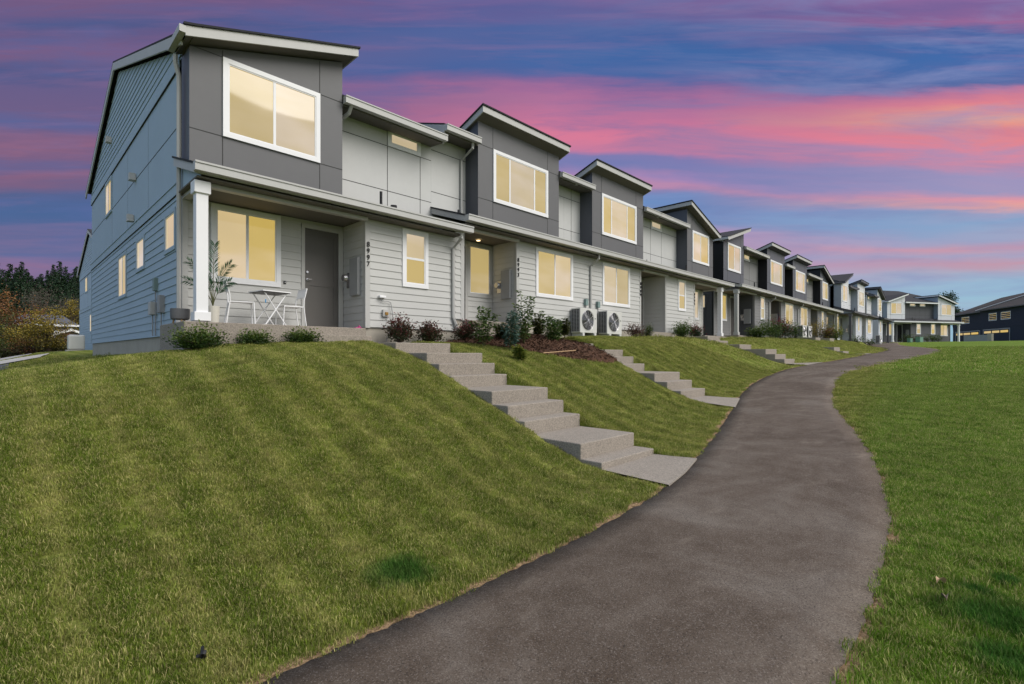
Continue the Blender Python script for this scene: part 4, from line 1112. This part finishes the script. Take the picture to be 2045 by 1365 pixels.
# ---- mulch bed
def mulch():
    us = np.arange(6.6, 10.11, .045); vs = np.arange(6.1, 9.1, .045); U, V = np.meshgrid(us, vs, indexing='ij'); rng = np.random.default_rng(4)
    ins = inpoly(U, V, BED); Z = G(U, V) + .02 + .05 * rng.random(U.shape) + .10 * np.exp(-((U - 9.55) ** 2 + (V - 6.85) ** 2) / .25) + .07 * np.exp(-((U - 9.0) ** 2 + (V - 7.6) ** 2) / .3)
    Z = np.where(ins, Z, G(U, V) - .06); nu, nv = U.shape; idx = np.arange(nu * nv).reshape(nu, nv)
    co = np.stack([U + rng.normal(0, .008, U.shape), V + rng.normal(0, .008, U.shape), Z], -1).reshape(-1, 3)
    q = np.stack([idx[:-1, :-1], idx[1:, :-1], idx[1:, 1:], idx[:-1, 1:]], -1).reshape(-1, 4); keep = ins.reshape(-1)[q].any(1)
    m, nt, b = nodes('bark_mulch'); p = gpos(nt); n = noise(nt, 55, 4, .75, p); nt.links.new(ramp(nt, n, [(.3, (.016,.007,.003)), (.5, (.080,.034,.016)), (.68, (.18,.088,.045))]), b.inputs['Base Color']); b.inputs['Roughness'].default_value = .95; bump(nt, b, n, 1, .03)
    me = bpy.data.meshes.new('mulch'); me.from_pydata(co.tolist(), [], q[keep].tolist()); me.materials.append(m); o = bpy.data.objects.new('mulch_bed', me); COL.objects.link(o)
    # chips
    tag(o, 'dark brown bark mulch heaped between the first and second stairs', 'mulch', None, 'stuff')
    c = MB(); rnd = random.Random(9)
    for k in range(2600):
        u = rnd.uniform(6.9, 10.1); v = rnd.uniform(6.2, 8.9)
        if not inpoly(np.array([u]), np.array([v]), BED)[0]: continue
        z = Gs(u, v) + .06 + rnd.uniform(0, .03) + .10 * math.exp(-((u - 9.55) ** 2 + (v - 6.85) ** 2) / .25) + .07 * math.exp(-((u - 9.0) ** 2 + (v - 7.6) ** 2) / .3); a = rnd.uniform(0, 3.14); l = rnd.uniform(.015, .05); w = rnd.uniform(.004, .012); ti = rnd.uniform(-.02, .02)
        dx, dy = math.cos(a) * l, math.sin(a) * l; qx, qy = -math.sin(a) * w, math.cos(a) * w
        c.add([(u - dx - qx, v - dy - qy, z - ti), (u + dx - qx, v + dy - qy, z + ti), (u + dx + qx, v + dy + qy, z + ti + .006), (u - dx + qx, v - dy + qy, z - ti + .006)], [(0,1,2,3)])
    co_ = c.build('mulch_chips', m); tag(co_, 'loose bark chips scattered over the mulch bed', 'mulch', None, 'stuff')
mulch()
a = onground(1085, 714); b_ = onground(1150, 711)
st = MB(); st.tube([(a[0], a[1], a[2] + .10), (b_[0], b_[1], b_[2] + .13)], .011, 6); tag(st.build('wooden_stake', wd), 'pale wooden stick lying on the dark mulch', 'stick')

# ---- dry leaves on the right lawn
lf = leafmat('dry_leaf', [(.40,.27,.15), (.48,.34,.20)])
for i, (px, py, s_, lab) in enumerate(((1880, 1175, .055, 'curled tan leaf on the grass right of the path'), (1888, 1210, .045, 'small grey brown leaf on the grass just below the tan leaf'))):
    q = onground(px, py); mb = MB()
    pts = []
    for k in range(7):
        t_ = k / 6; pts.append([(t_ - .5) * 2 * s_, math.sin(t_ * 3.14) * s_ * .42, .05 + .02 * math.sin(t_ * 5)])
    vs = [tuple(p) for p in pts] + [(p[0], -p[1] * .9, p[2] + .008) for p in pts] + [(p[0], 0, p[2] - .012) for p in pts]
    fs = [(k, k + 1, 14 + k + 1, 14 + k) for k in range(6)] + [(14 + k, 14 + k + 1, 7 + k + 1, 7 + k) for k in range(6)]
    mb.add(vs, fs); mm = mat('dry_leaf_%d' % i, ((.42, .29, .17), (.26, .2, .15))[i], .7, .15, 30); o = mb.build('fallen_leaf', mm); o.location = q; o.rotation_euler = (0, 0, R(-20 + i * 30)); tag(o, lab, 'leaf')
q = onground(403, 1322)
mb = MB(); rnd = random.Random(2)
for k in range(5): mb.tube([(rnd.uniform(-.02, .02), rnd.uniform(-.03, .03), .01), (rnd.uniform(-.03, .03), rnd.uniform(-.04, .04), .05)], .008, 5)
o = mb.build('twig', M['black']); o.location = q; tag(o, 'small black scrap of twig in the lawn near the bottom edge', 'twig')

# ---- green utility cabinets
M['cab'] = mat('utility_green', (.16, .30, .22), .5, .05, 3)
for i, (px, Yc, h, w, lab) in enumerate(((1652, 36, .68, .27, 'tall narrow pale green utility post by the yellowing shrub'), (1817, 55.5, .42, .36, 'dark green utility cabinet before the doorway of the far pair'), (1836, 54.5, .52, .48, 'larger green utility cabinet with a lit right side before the far pair'))):
    d = ray(px, 690); u, v = d[0] * Yc, d[1] * Yc; z = Gs(u, v); o = empty('utility_cabinet', (u, v, z), -AZ * 0 + R(-30), lab, 'utility cabinet')
    b = MB(); b.box(-w/2, -w/2, 0, w/2, w/2, h); b.build('body', M['cab'], o, bevel=.03); b = MB(); b.box(-w/2 - .02, -w/2 - .02, h, w/2 + .02, w/2 + .02, h + .05); b.build('lid', M['cab'], o)
# low wall far right
d = ray(1934, 686); Y = 84
a = cam2w(.902 * Y, Y); b_ = cam2w(.958 * 80, 80)
o = empty('low_wall', (a[0], a[1], Gs(a[0], a[1])), math.atan2(b_[1] - a[1], b_[0] - a[0]), 'low grey retaining wall with pale end pillar before the navy building', 'wall')
ln = math.hypot(b_[0] - a[0], b_[1] - a[1]); b = MB(); b.box(0, 0, -.3, ln - .6, .3, 1.15); b.build('wall_body', M['meter'], o); b = MB(); b.box(ln - .6, -.05, -.3, ln, .4, 1.3); b.build('pillar', M['found'], o)

# ---- street at the far left, houses and trees beyond
def sheet(name, pts, m, dz, label=None):
    """a flat strip laid over the ground, following it"""
    (u0, v0), (u1, v1), (u2, v2), (u3, v3) = pts; mb = MB(); n = 24; k = 8
    for i in range(n + 1):
        for j in range(k + 1):
            s_, t_ = i / n, j / k; u = (u0*(1-s_) + u1*s_)*(1-t_) + (u3*(1-s_) + u2*s_)*t_; v = (v0*(1-s_) + v1*s_)*(1-t_) + (v3*(1-s_) + v2*s_)*t_
            mb.v.append((u, v, Gs(u, v) + dz))
    for i in range(n):
        for j in range(k):
            a = i*(k+1)+j; mb.f.append((a, a + k + 1, a + k + 2, a + 1)); mb.m.append(0)
    o = mb.build(name, m, smooth=True); tag(o, kind='structure'); ROADS.append(pts); return o
M['asphalt'] = mat('street_asphalt', (.075, .078, .085), .85, .12, 2, .3, 80)
sheet('street', [(-20, 21.5), (.25, 24.0), (.35, 30), (-20, 30)], M['asphalt'], .03)
sheet('pavement', [(-20, 30), (1.3, 30), (1.9, 34.5), (-20, 34.5)], M['concrete2'], .06)
sheet('driveway', [(-20, 39), (.9, 39), (1.9, 52), (-20, 52)], M['concrete2'], .05)
yp = mat('yellow_paving', (.45, .32, .10), .8, .1)
sheet('tactile_paving', [(-3, 30.3), (.0, 30.3), (.0, 31.8), (-3, 31.8)], yp, .075)
# ------------------------------------------------------------------ trees and the hill
def hill():
    us = np.arange(-160, 120, 5.); vs = np.arange(105, 330, 5.); U, V = np.meshgrid(us, vs, indexing='ij')
    h = np.clip((V - 118) / 75, 0, 1); h = h * h * (3 - 2 * h); Z = -1 + (12.5 + 1.6 * np.sin(U * .045 + 1) + .8 * np.sin(U * .11)) * h + 1.2 * np.sin(U * .21 + V * .17) * h
    Z *= np.clip((110 - U) / 60, 0, 1); Z -= np.where(U > 60, 3, 0)
    nu, nv = U.shape; idx = np.arange(nu * nv).reshape(nu, nv); co = np.stack([U, V, Z], -1).reshape(-1, 3)
    q = np.stack([idx[:-1, :-1], idx[1:, :-1], idx[1:, 1:], idx[:-1, 1:]], -1).reshape(-1, 4)
    me = bpy.data.meshes.new('hill'); me.from_pydata(co.tolist(), [], q.tolist()); me.materials.append(mat('hill_undergrowth', (.020, .034, .014), .95, .4, .3)); me.polygons.foreach_set('use_smooth', [True] * len(q))
    o = bpy.data.objects.new('hill', me); COL.objects.link(o); tag(o, kind='structure')
    return lambda u, v: float(((lambda t: t*t*(3-2*t))(min(1, max(0, (v - 118) / 75))) * (12.5 + 1.6 * math.sin(u * .045 + 1) + .8 * math.sin(u * .11))) - 1)
HZ = hill()
def conifer(seed, h=15):
    o = empty('conifer', (0, 0, 0)); L = Leaves(seed); r = L.r; st = MB(); st.tube([(0, 0, -.5), (0, 0, h * .5), (0, 0, h)], [.22, .14, .02], 6)
    z = h * .14
    while z < h:
        R0 = (h - z) / h; rad = 2.9 * R0 ** .9 * r.uniform(.75, 1.15) + .15
        nb = 7 if R0 > .2 else 5
        for k in range(nb):
            a = r.uniform(0, 6.283); d = Vector((math.cos(a), math.sin(a), 0)); ln = rad * r.uniform(.7, 1.1)
            for j in range(7):
                t = (j + .6) / 7; q = Vector((0, 0, z)) + d * ln * t * .9 + Vector((0, 0, -.32 * ln * t * t)); side = Vector((-d.y, d.x, 0)) * r.uniform(-.5, .5) * ln * .35
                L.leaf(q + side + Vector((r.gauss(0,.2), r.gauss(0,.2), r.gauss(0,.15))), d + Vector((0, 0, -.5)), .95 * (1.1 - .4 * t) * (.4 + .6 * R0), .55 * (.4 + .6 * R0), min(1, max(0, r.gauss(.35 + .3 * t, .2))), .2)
        z += .38 + .25 * R0
    L.build('crown', LM['fir'], o); st.build('trunk', M['bark'], o); return o
def broadleaf(seed, h, w, key, n=1600, leaf=.34, bare=False, low=.12):
    o = empty('tree', (0, 0, 0)); L = Leaves(seed); r = L.r; st = MB()
    st.tube([(0, 0, -.4), (r.gauss(0, .1), 0, h * .3), (r.gauss(0, .2), 0, h * .6)], [.2, .15, .08], 7)
    ends = []
    for k in range(22 if not bare else 60):
        a = r.uniform(0, 6.283); e = r.uniform(low, 1); rr = w / 2 * math.sqrt(max(.05, 1 - (2 * e - 1) ** 2 * .8)) * r.uniform(.3, 1)
        p = Vector((math.cos(a) * rr, math.sin(a) * rr, h * (low + e * (1 - low)) * .97)); s0 = Vector((0, 0, h * r.uniform(.15, .5)))
        if p.z < s0.z: s0.z = p.z * .6
        st.tube([s0, s0.lerp(p, .5) + Vector((0, 0, h * .04)), p], [.07, .04, .012], 5); ends.append((p, s0))
    for k in range(n):
        p, s0 = r.choice(ends); c = .22 * w * .5
        q = (p if r.random() < .75 else s0.lerp(p, r.uniform(.4, 1))) + Vector((r.gauss(0, c), r.gauss(0, c), r.gauss(0, c * .8)))
        if q.z < .05: q.z = r.uniform(.05, .5)
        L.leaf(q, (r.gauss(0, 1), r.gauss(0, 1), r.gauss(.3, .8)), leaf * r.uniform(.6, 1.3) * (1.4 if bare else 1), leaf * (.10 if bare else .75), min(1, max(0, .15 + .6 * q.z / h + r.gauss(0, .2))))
    L.build('crown', LM[key], o); st.build('trunk', M['bark'], o); return o
protos = [conifer(100 + i, 11 + i) for i in range(4)]
rnd = random.Random(11); GR = 'tall dark conifers on the hill at the left'
first = [True] * 4
k = 0
for row, (v0, n) in enumerate(((132, 36), (144, 40), (156, 42), (170, 44), (186, 46))):
    for i in range(n):
        px = -150 + 470 * (i + rnd.uniform(-.35, .35)) / n
        if px > 200: continue
        v = v0 + rnd.uniform(-6, 6); u = atv(px, v); j = rnd.randrange(4)
        if first[j]: o = protos[j]; first[j] = False
        else: o = copy_tree(protos[j])
        s_ = rnd.uniform(.55, .92); o.location = (u, v, HZ(u, v) - .3); o.scale = (s_, s_, s_ * rnd.uniform(.9, 1.15)); o.rotation_euler = (0, 0, rnd.uniform(0, 6.28))
        tag(o, 'dark conifer among the forest on the hill beyond the nearest gable', 'conifer', GR); k += 1
for j in range(4):
    if first[j]:
        for c in list(protos[j].children): bpy.data.objects.remove(c)
        bpy.data.objects.remove(protos[j])
GT = 'autumn trees and bushes beyond the street at the left'
for i, (px, py, v, h, w, key, n, lf_, bare, lab) in enumerate((
    (22, 700, 84, 7.0, 7.5, 'rust', 5200, .22, False, 'largest rust brown autumn tree at the left edge'),
    (-32, 700, 80, 6.8, 7.5, 'rust', 4200, .22, False, 'rust brown autumn tree cut by the left edge of the picture'),
    (86, 700, 104, 9.6, 6.5, 'bare', 3600, .34, True, 'bare grey tree rising behind the house with the dark roof'),
    (135, 700, 104, 8.6, 4, 'bare', 2200, .34, True, 'bare thin tree close to the nearest gable'),
    (98, 701, 56.5, 3.3, 3.0, 'gold', 4200, .13, False, 'golden bushy tree in front of the house with the dark roof'),
    (62, 701, 63, 2.7, 2.8, 'olive', 2600, .13, False, 'olive green bush left of the golden tree'),
    (128, 701, 60, 1.7, 2.6, 'rust', 1800, .11, False, 'low brown bush right of the golden tree'),
    (8, 701, 62, 3.6, 4.0, 'olive', 3600, .14, False, 'dark olive bush below the rust brown tree'),
    (36, 701, 60, 2.2, 3.0, 'gold', 2200, .12, False, 'low yellow green bush by the driveway'),
    (-30, 701, 60, 3.4, 4.2, 'olive', 2800, .15, False, 'dark olive bush at the left border of the picture'),
    (148, 700, 100, 7.6, 3.0, 'gold', 2400, .2, False, 'tall yellow tree just left of the gable edge'),
    (72, 700, 100, 6.0, 4.4, 'gold', 2400, .2, False, 'yellow tree crown above the dark roof'),
    (60, 703, 58, 1.0, 4.0, 'rust', 2000, .11, False, 'knee high brown hedge clump at the lawn edge'),
    (20, 703, 58, 1.1, 4.0, 'olive', 2000, .11, False, 'knee high green hedge clump near the driveway'),
    (110, 703, 58, .9, 4.0, 'olive', 2000, .11, False, 'knee high green clump below the golden tree'))):
    o = broadleaf(200 + i, h, w, key, n, lf_, bare, .05 if h < 8 else .2); u = atv(px, v); o.location = (u, v, Gs(u, v)); tag(o, lab, 'tree' if h > 3 else 'bush', GT)
    if h < 3: o.name = 'bush'
for i, (px, Yc, h, w) in enumerate(((1894, 120, 13.2, 4.2), (1905, 112, 9.0, 2.5))):
    o = broadleaf(300 + i, h, w, 'fir', 1500, .3, False, .6); d = ray(px, 690); u, v = d[0] * Yc, d[1] * Yc; o.location = (u, v, Gs(u, v) - .5)
    tag(o, ('tall dark tree showing above the roof of the far pair', 'lower dark tree between the far pair and the navy building')[i], 'tree')
# small houses beyond the street
def cottage(px, v, w, dpt, h, rise, wall, label, gable=False):
    u = atv(px, v); H = empty('cottage', (u, v, Gs(u, v) - .2), R(-6), label, 'house')
    b = MB(); b.box(-w/2, 0, -.5, w/2, dpt, h); b.build('wall', wall, H)
    rf = MB()
    if gable:
        b = MB(); b.prism([(-w/2, h), (w/2, h), (0, h + rise)], 'y', .01, dpt); b.build('gable', wall, H)
        for sx in (-1, 1):
            rf.add([(0, -.4, h + rise + .05), (sx * (w/2 + .4), -.4, h - .15), (sx * (w/2 + .4), dpt + .4, h - .15), (0, dpt + .4, h + rise + .05)], [(0,1,2,3)])
        t_ = MB(); t_.prism([(-w/2 - .4, h - .4), (-w/2 - .4, h - .15), (0, h + rise + .05), (w/2 + .4, h - .15), (w/2 + .4, h - .4), (0, h + rise - .25)], 'y', -.45, -.4); t_.build('fascia', M['trimw'], H)
    else:
        rf.add([(-w/2 - .4, -.4, h), (w/2 + .4, -.4, h), (w/2 - 1.5, dpt / 2, h + rise), (-w/2 + 1.5, dpt / 2, h + rise), (-w/2 - .4, dpt + .4, h), (w/2 + .4, dpt + .4, h)], [(0,1,2,3), (3,2,5,4), (0,3,4), (1,5,2)])
        t_ = MB(); t_.box(-w/2 - .4, -.5, h - .2, w/2 + .4, -.4, h + .05); t_.build('gutter', M['trimw'], H)
    rf.build('roof', M['slate'], H).modifiers.new('s', 'SOLIDIFY').thickness = .1
    for x in ((-w * .12, w * .28) if not gable else (0,)):
        f = MB(); fbox(f, F_front(0), x - .7, x + .7, h * .45, h * .8, .0, .05); wo = f.build('window', M['trimw'], H); g = MB(); fbox(g, F_front(0), x - .6, x + .6, h * .48, h * .77, .05, .06); g.build('pane', M['glassdk'], wo)
M['tan'] = mat('tan_wall', (.17, .15, .14), .8, .08)
cottage(84, 92, 6.8, 7, 3.9, 1.5, M['tan'], 'low tan house with a dark roof behind the golden tree')
cottage(143, 84, 3.0, 5, 2.5, .6, M['tan'], 'small garage with a white edged gable beside the nearest gable wall', True)
# heat pump can on the side lawn
u = atv(152, 36); o = empty('air_conditioner', (u - .0, 36, Gs(u, 36)), 0, 'round cornered cream air conditioner on the side lawn behind the gable', 'air conditioner')
b = MB(); b.box(-.35, -.35, .05, .35, .35, .85); b.build('casing', M['trimw2'], o, bevel=.08); b = MB(); b.lathe([(.0, .87), (.28, .87), (.30, .85)], n=20); b.build('top_grille', M['meter'], o); b = MB(); b.box(-.42, -.42, -.1, .42, .42, .05); b.build('pad', M['concrete2'], o)
# ---- grass
n1 = scatter('short mown grass close to the viewer', TC, 420, (-4, 9.5, -7, 9.2), .9, 8.5, 1.0, 1)
n2 = scatter('mown grass of the middle slope', TC, 210, (-9, 20, -15, 20), 8.5, 18, 1.15, 2)
n3 = scatter('mown grass farther along the path', TC3, 14, (-14, 48, -36, 44), 17, 46, 1.0, 3)
def kp(u, v):
    k = np.zeros(u.shape, bool)
    for (x, y, r_) in PATCH: k |= np.hypot(u - x, v - y) < r_ * (1.0 + .25 * np.sin(5 * np.arctan2(v - y, u - x)))
    e = ((np.abs(v - vL(u)) < .10) | (np.abs(v - vR(u)) < .08)) & (np.sin(u * 13) * np.sin(u * 5.1) > .25)
    return k | (e & (np.sin(u * 29) > .2))
n4 = scatter('longer dark green grass growing in patches', TC2, 330, (-3, 14, -4, 9), 1.1, 14, .8, 4, keep=kp)
print('tufts', n1, n2, n3, n4)
# ------------------------------------------------------------------ sky and light
def make_world():
    w = bpy.data.worlds.new('World'); SC.world = w; w.use_nodes = True
    nt = w.node_tree; nt.nodes.clear()
    out = nt.nodes.new('ShaderNodeOutputWorld'); bg = nt.nodes.new('ShaderNodeBackground'); nt.links.new(bg.outputs[0], out.inputs[0])
    tc = nt.nodes.new('ShaderNodeTexCoord').outputs['Generated']
    def dot(v):
        n = N(nt, 'ShaderNodeVectorMath', operation='DOT_PRODUCT'); nt.links.new(tc, n.inputs[0]); n.inputs[1].default_value = v; return n.outputs['Value']
    def math_(op, a, b=None, c=None):
        n = N(nt, 'ShaderNodeMath', operation=op)
        for i, x in enumerate((a, b, c)):
            if x is None: continue
            if isinstance(x, (int, float)): n.inputs[i].default_value = x
            else: nt.links.new(x, n.inputs[i])
        return n.outputs[0]
    f = dot((FW[0], FW[1], 0)); r = dot((RT[0], RT[1], 0)); z = dot((0, 0, 1))
    fc = math_('MAXIMUM', f, .2); p = math_('DIVIDE', r, fc); q = math_('DIVIDE', z, fc)   # a flat cloud layer's far bands lie level in these
    cv = N(nt, 'ShaderNodeCombineXYZ'); nt.links.new(p, cv.inputs[0]); nt.links.new(math_('MULTIPLY', q, 4.2), cv.inputs[1]); cv.inputs[2].default_value = 3.1
    n1 = noise(nt, 1.5, 7, .56, cv.outputs[0], .25); n2 = noise(nt, 3.6, 8, .58, mapping(nt, cv.outputs[0], (.65, 1.5, 1), (0, 0, R(7))), .3); n3 = noise(nt, 5, 8, .6, mapping(nt, cv.outputs[0], (.55, 1.7, 1), (0, 0, R(-10)), (4, 2, 0)), .4)
    amp = ramp(nt, q, [(0, (.3,.3,.3)), (.45, (1,1,1))])
    wq = math_('MULTIPLY', math_('ADD', math_('MULTIPLY', math_('SUBTRACT', n1, .5), .12), math_('MULTIPLY', math_('SUBTRACT', n2, .5), .06)), amp)
    qt = math_('ADD', q, wq)
    qm = math_('ADD', qt, math_('MULTIPLY', math_('SUBTRACT', p, .38), .03))
    def s(*c):
        return tuple(((x / 255) / 12.92 if x / 255 <= .04045 else ((x / 255 + .055) / 1.055) ** 2.4) for x in c)
    def bands(fac, L): return ramp(nt, fac, [((706 - y) / 1000., s(*c)) for y, c in L])
    mid = bands(qm, [(706,(152,188,208)),(565,(152,182,206)),(545,(176,165,194)),(525,(184,154,186)),(503,(160,152,190)),(480,(188,150,182)),(457,(176,146,184)),(440,(122,146,192)),(415,(102,144,198)),(398,(118,138,190)),(384,(194,134,168)),(372,(165,130,180)),(352,(120,122,178)),(325,(124,118,174)),(305,(204,118,154)),(282,(226,118,146)),(255,(206,112,148)),(225,(184,108,150)),(192,(170,100,148)),(172,(122,92,150)),(158,(54,92,158)),(110,(40,94,160)),(65,(58,88,152)),(45,(98,86,146)),(20,(90,80,142)),(0,(112,88,146))])
    rgt = bands(qt, [(706,(150,194,214)),(560,(152,192,214)),(540,(172,172,194)),(523,(198,150,168)),(510,(172,165,194)),(494,(210,150,164)),(478,(162,165,196)),(440,(138,168,204)),(424,(160,165,198)),(410,(244,165,146)),(395,(232,150,160)),(375,(160,150,190)),(345,(166,148,188)),(325,(220,135,156)),(300,(242,130,140)),(270,(238,130,134)),(235,(246,164,128)),(205,(232,126,136)),(182,(190,112,150)),(165,(80,100,160)),(115,(40,98,168)),(70,(68,92,156)),(50,(154,95,146)),(25,(120,88,148)),(0,(152,100,156))])
    lft = bands(qt, [(706,(128,90,130)),(535,(126,88,130)),(510,(84,88,140)),(470,(86,86,136)),(450,(60,84,138)),(420,(48,84,138)),(385,(68,80,130)),(365,(112,78,116)),(350,(124,78,112)),(335,(98,78,124)),(302,(130,80,112)),(280,(120,80,118)),(262,(96,78,126)),(230,(104,78,122)),(200,(100,78,124)),(165,(96,78,126)),(140,(66,72,126)),(110,(108,78,122)),(85,(118,78,120)),(50,(66,72,126)),(20,(100,76,124)),(0,(108,76,120))])
    c = mix(nt, ramp(nt, math_('ADD', math_('MULTIPLY', p, .9), .1), [(.42, (0,0,0)), (.95, (1,1,1))]), mid, rgt)
    c = mix(nt, ramp(nt, math_('ADD', math_('ADD', math_('MULTIPLY', p, .8), .62), math_('MULTIPLY', math_('SUBTRACT', n1, .5), .5)), [(.12, (0,0,0)), (.66, (1,1,1))]), lft, c)
    n4 = noise(nt, 2.6, 7, .6, mapping(nt, cv.outputs[0], (.8, 1.5, 1), (0, 0, R(5)), (9, 5, 1)), .6)
    c = mix(nt, ramp(nt, n4, [(.46, (0,0,0)), (.66, (.58,.58,.58))]), c, mix(nt, ramp(nt, p, [(0, (0,0,0)), (.9, (1,1,1))]), s(72,90,150), s(138,146,194)))
    # fine wisps
    c = mix(nt, ramp(nt, n3, [(.50, (0,0,0)), (.80, (.20,.20,.20))]), c, s(204,124,150))
    c = mix(nt, ramp(nt, n2, [(.22, (.25,.25,.25)), (.46, (0,0,0))]), c, s(66,96,158))
    # the part of the dusk sky that lights the scene: pale overcast overhead and behind the viewer
    over = ramp(nt, noise(nt, 2.2, 4, .5, tc), [(.3, (.62, .70, .84)), (.7, (.96, .97, 1.0))])
    up = ramp(nt, z, [(.60, (0,0,0)), (.82, (1,1,1))])
    c = mix(nt, .14, c, (.20, .22, .33))
    c = mix(nt, up, c, over)
    back = ramp(nt, math_('ADD', math_('MULTIPLY', f, -1), .6), [(.12, (0,0,0)), (.40, (1,1,1))])
    ov2 = mix(nt, ramp(nt, math_('ADD', r, .5), [(.0, (0,0,0)), (.9, (1,1,1))]), (.36, .50, .72), (.84, .84, .86))
    c = mix(nt, back, c, ov2)
    # below the horizon: ground tone
    dn = ramp(nt, math_('ADD', z, .5), [(.46, (1,1,1)), (.5, (0,0,0))])
    c = mix(nt, dn, c, (.10, .11, .09))
    sky = N(nt, 'ShaderNodeTexSky', sky_type='NISHITA'); sky.sun_disc = False; sky.sun_elevation = R(32); sky.sun_rotation = R(200)
    sk = mix(nt, 1.0, sky.outputs[0], (.006, .006, .006), 'MULTIPLY')
    c = mix(nt, 1.0, c, sk, 'ADD')
    nt.links.new(c, bg.inputs[0]); bg.inputs[1].default_value = 1.0
make_world()
sd = bpy.data.lights.new('sun', 'SUN'); sun = bpy.data.objects.new('sun', sd); COL.objects.link(sun)
sd.energy = SUN_E; sd.angle = R(38); sd.color = (1.0, .955, .90)
_d = Vector((-.28, .62, -.62)).normalized()          # travels into the facades, from high up behind the viewer's right
sun.rotation_euler = _d.to_track_quat('-Z', 'Y').to_euler()
vs_ = SC.view_settings; vs_.view_transform = 'Standard'; vs_.look = 'None'; vs_.gamma = 1; vs_.use_curve_mapping = False; vs_.exposure = EXPO
SC.cycles.use_denoising = True; SC.cycles.max_bounces = 6; SC.cycles.diffuse_bounces = 3; SC.cycles.glossy_bounces = 3
SC.cycles.use_adaptive_sampling = True; SC.cycles.adaptive_threshold = .02
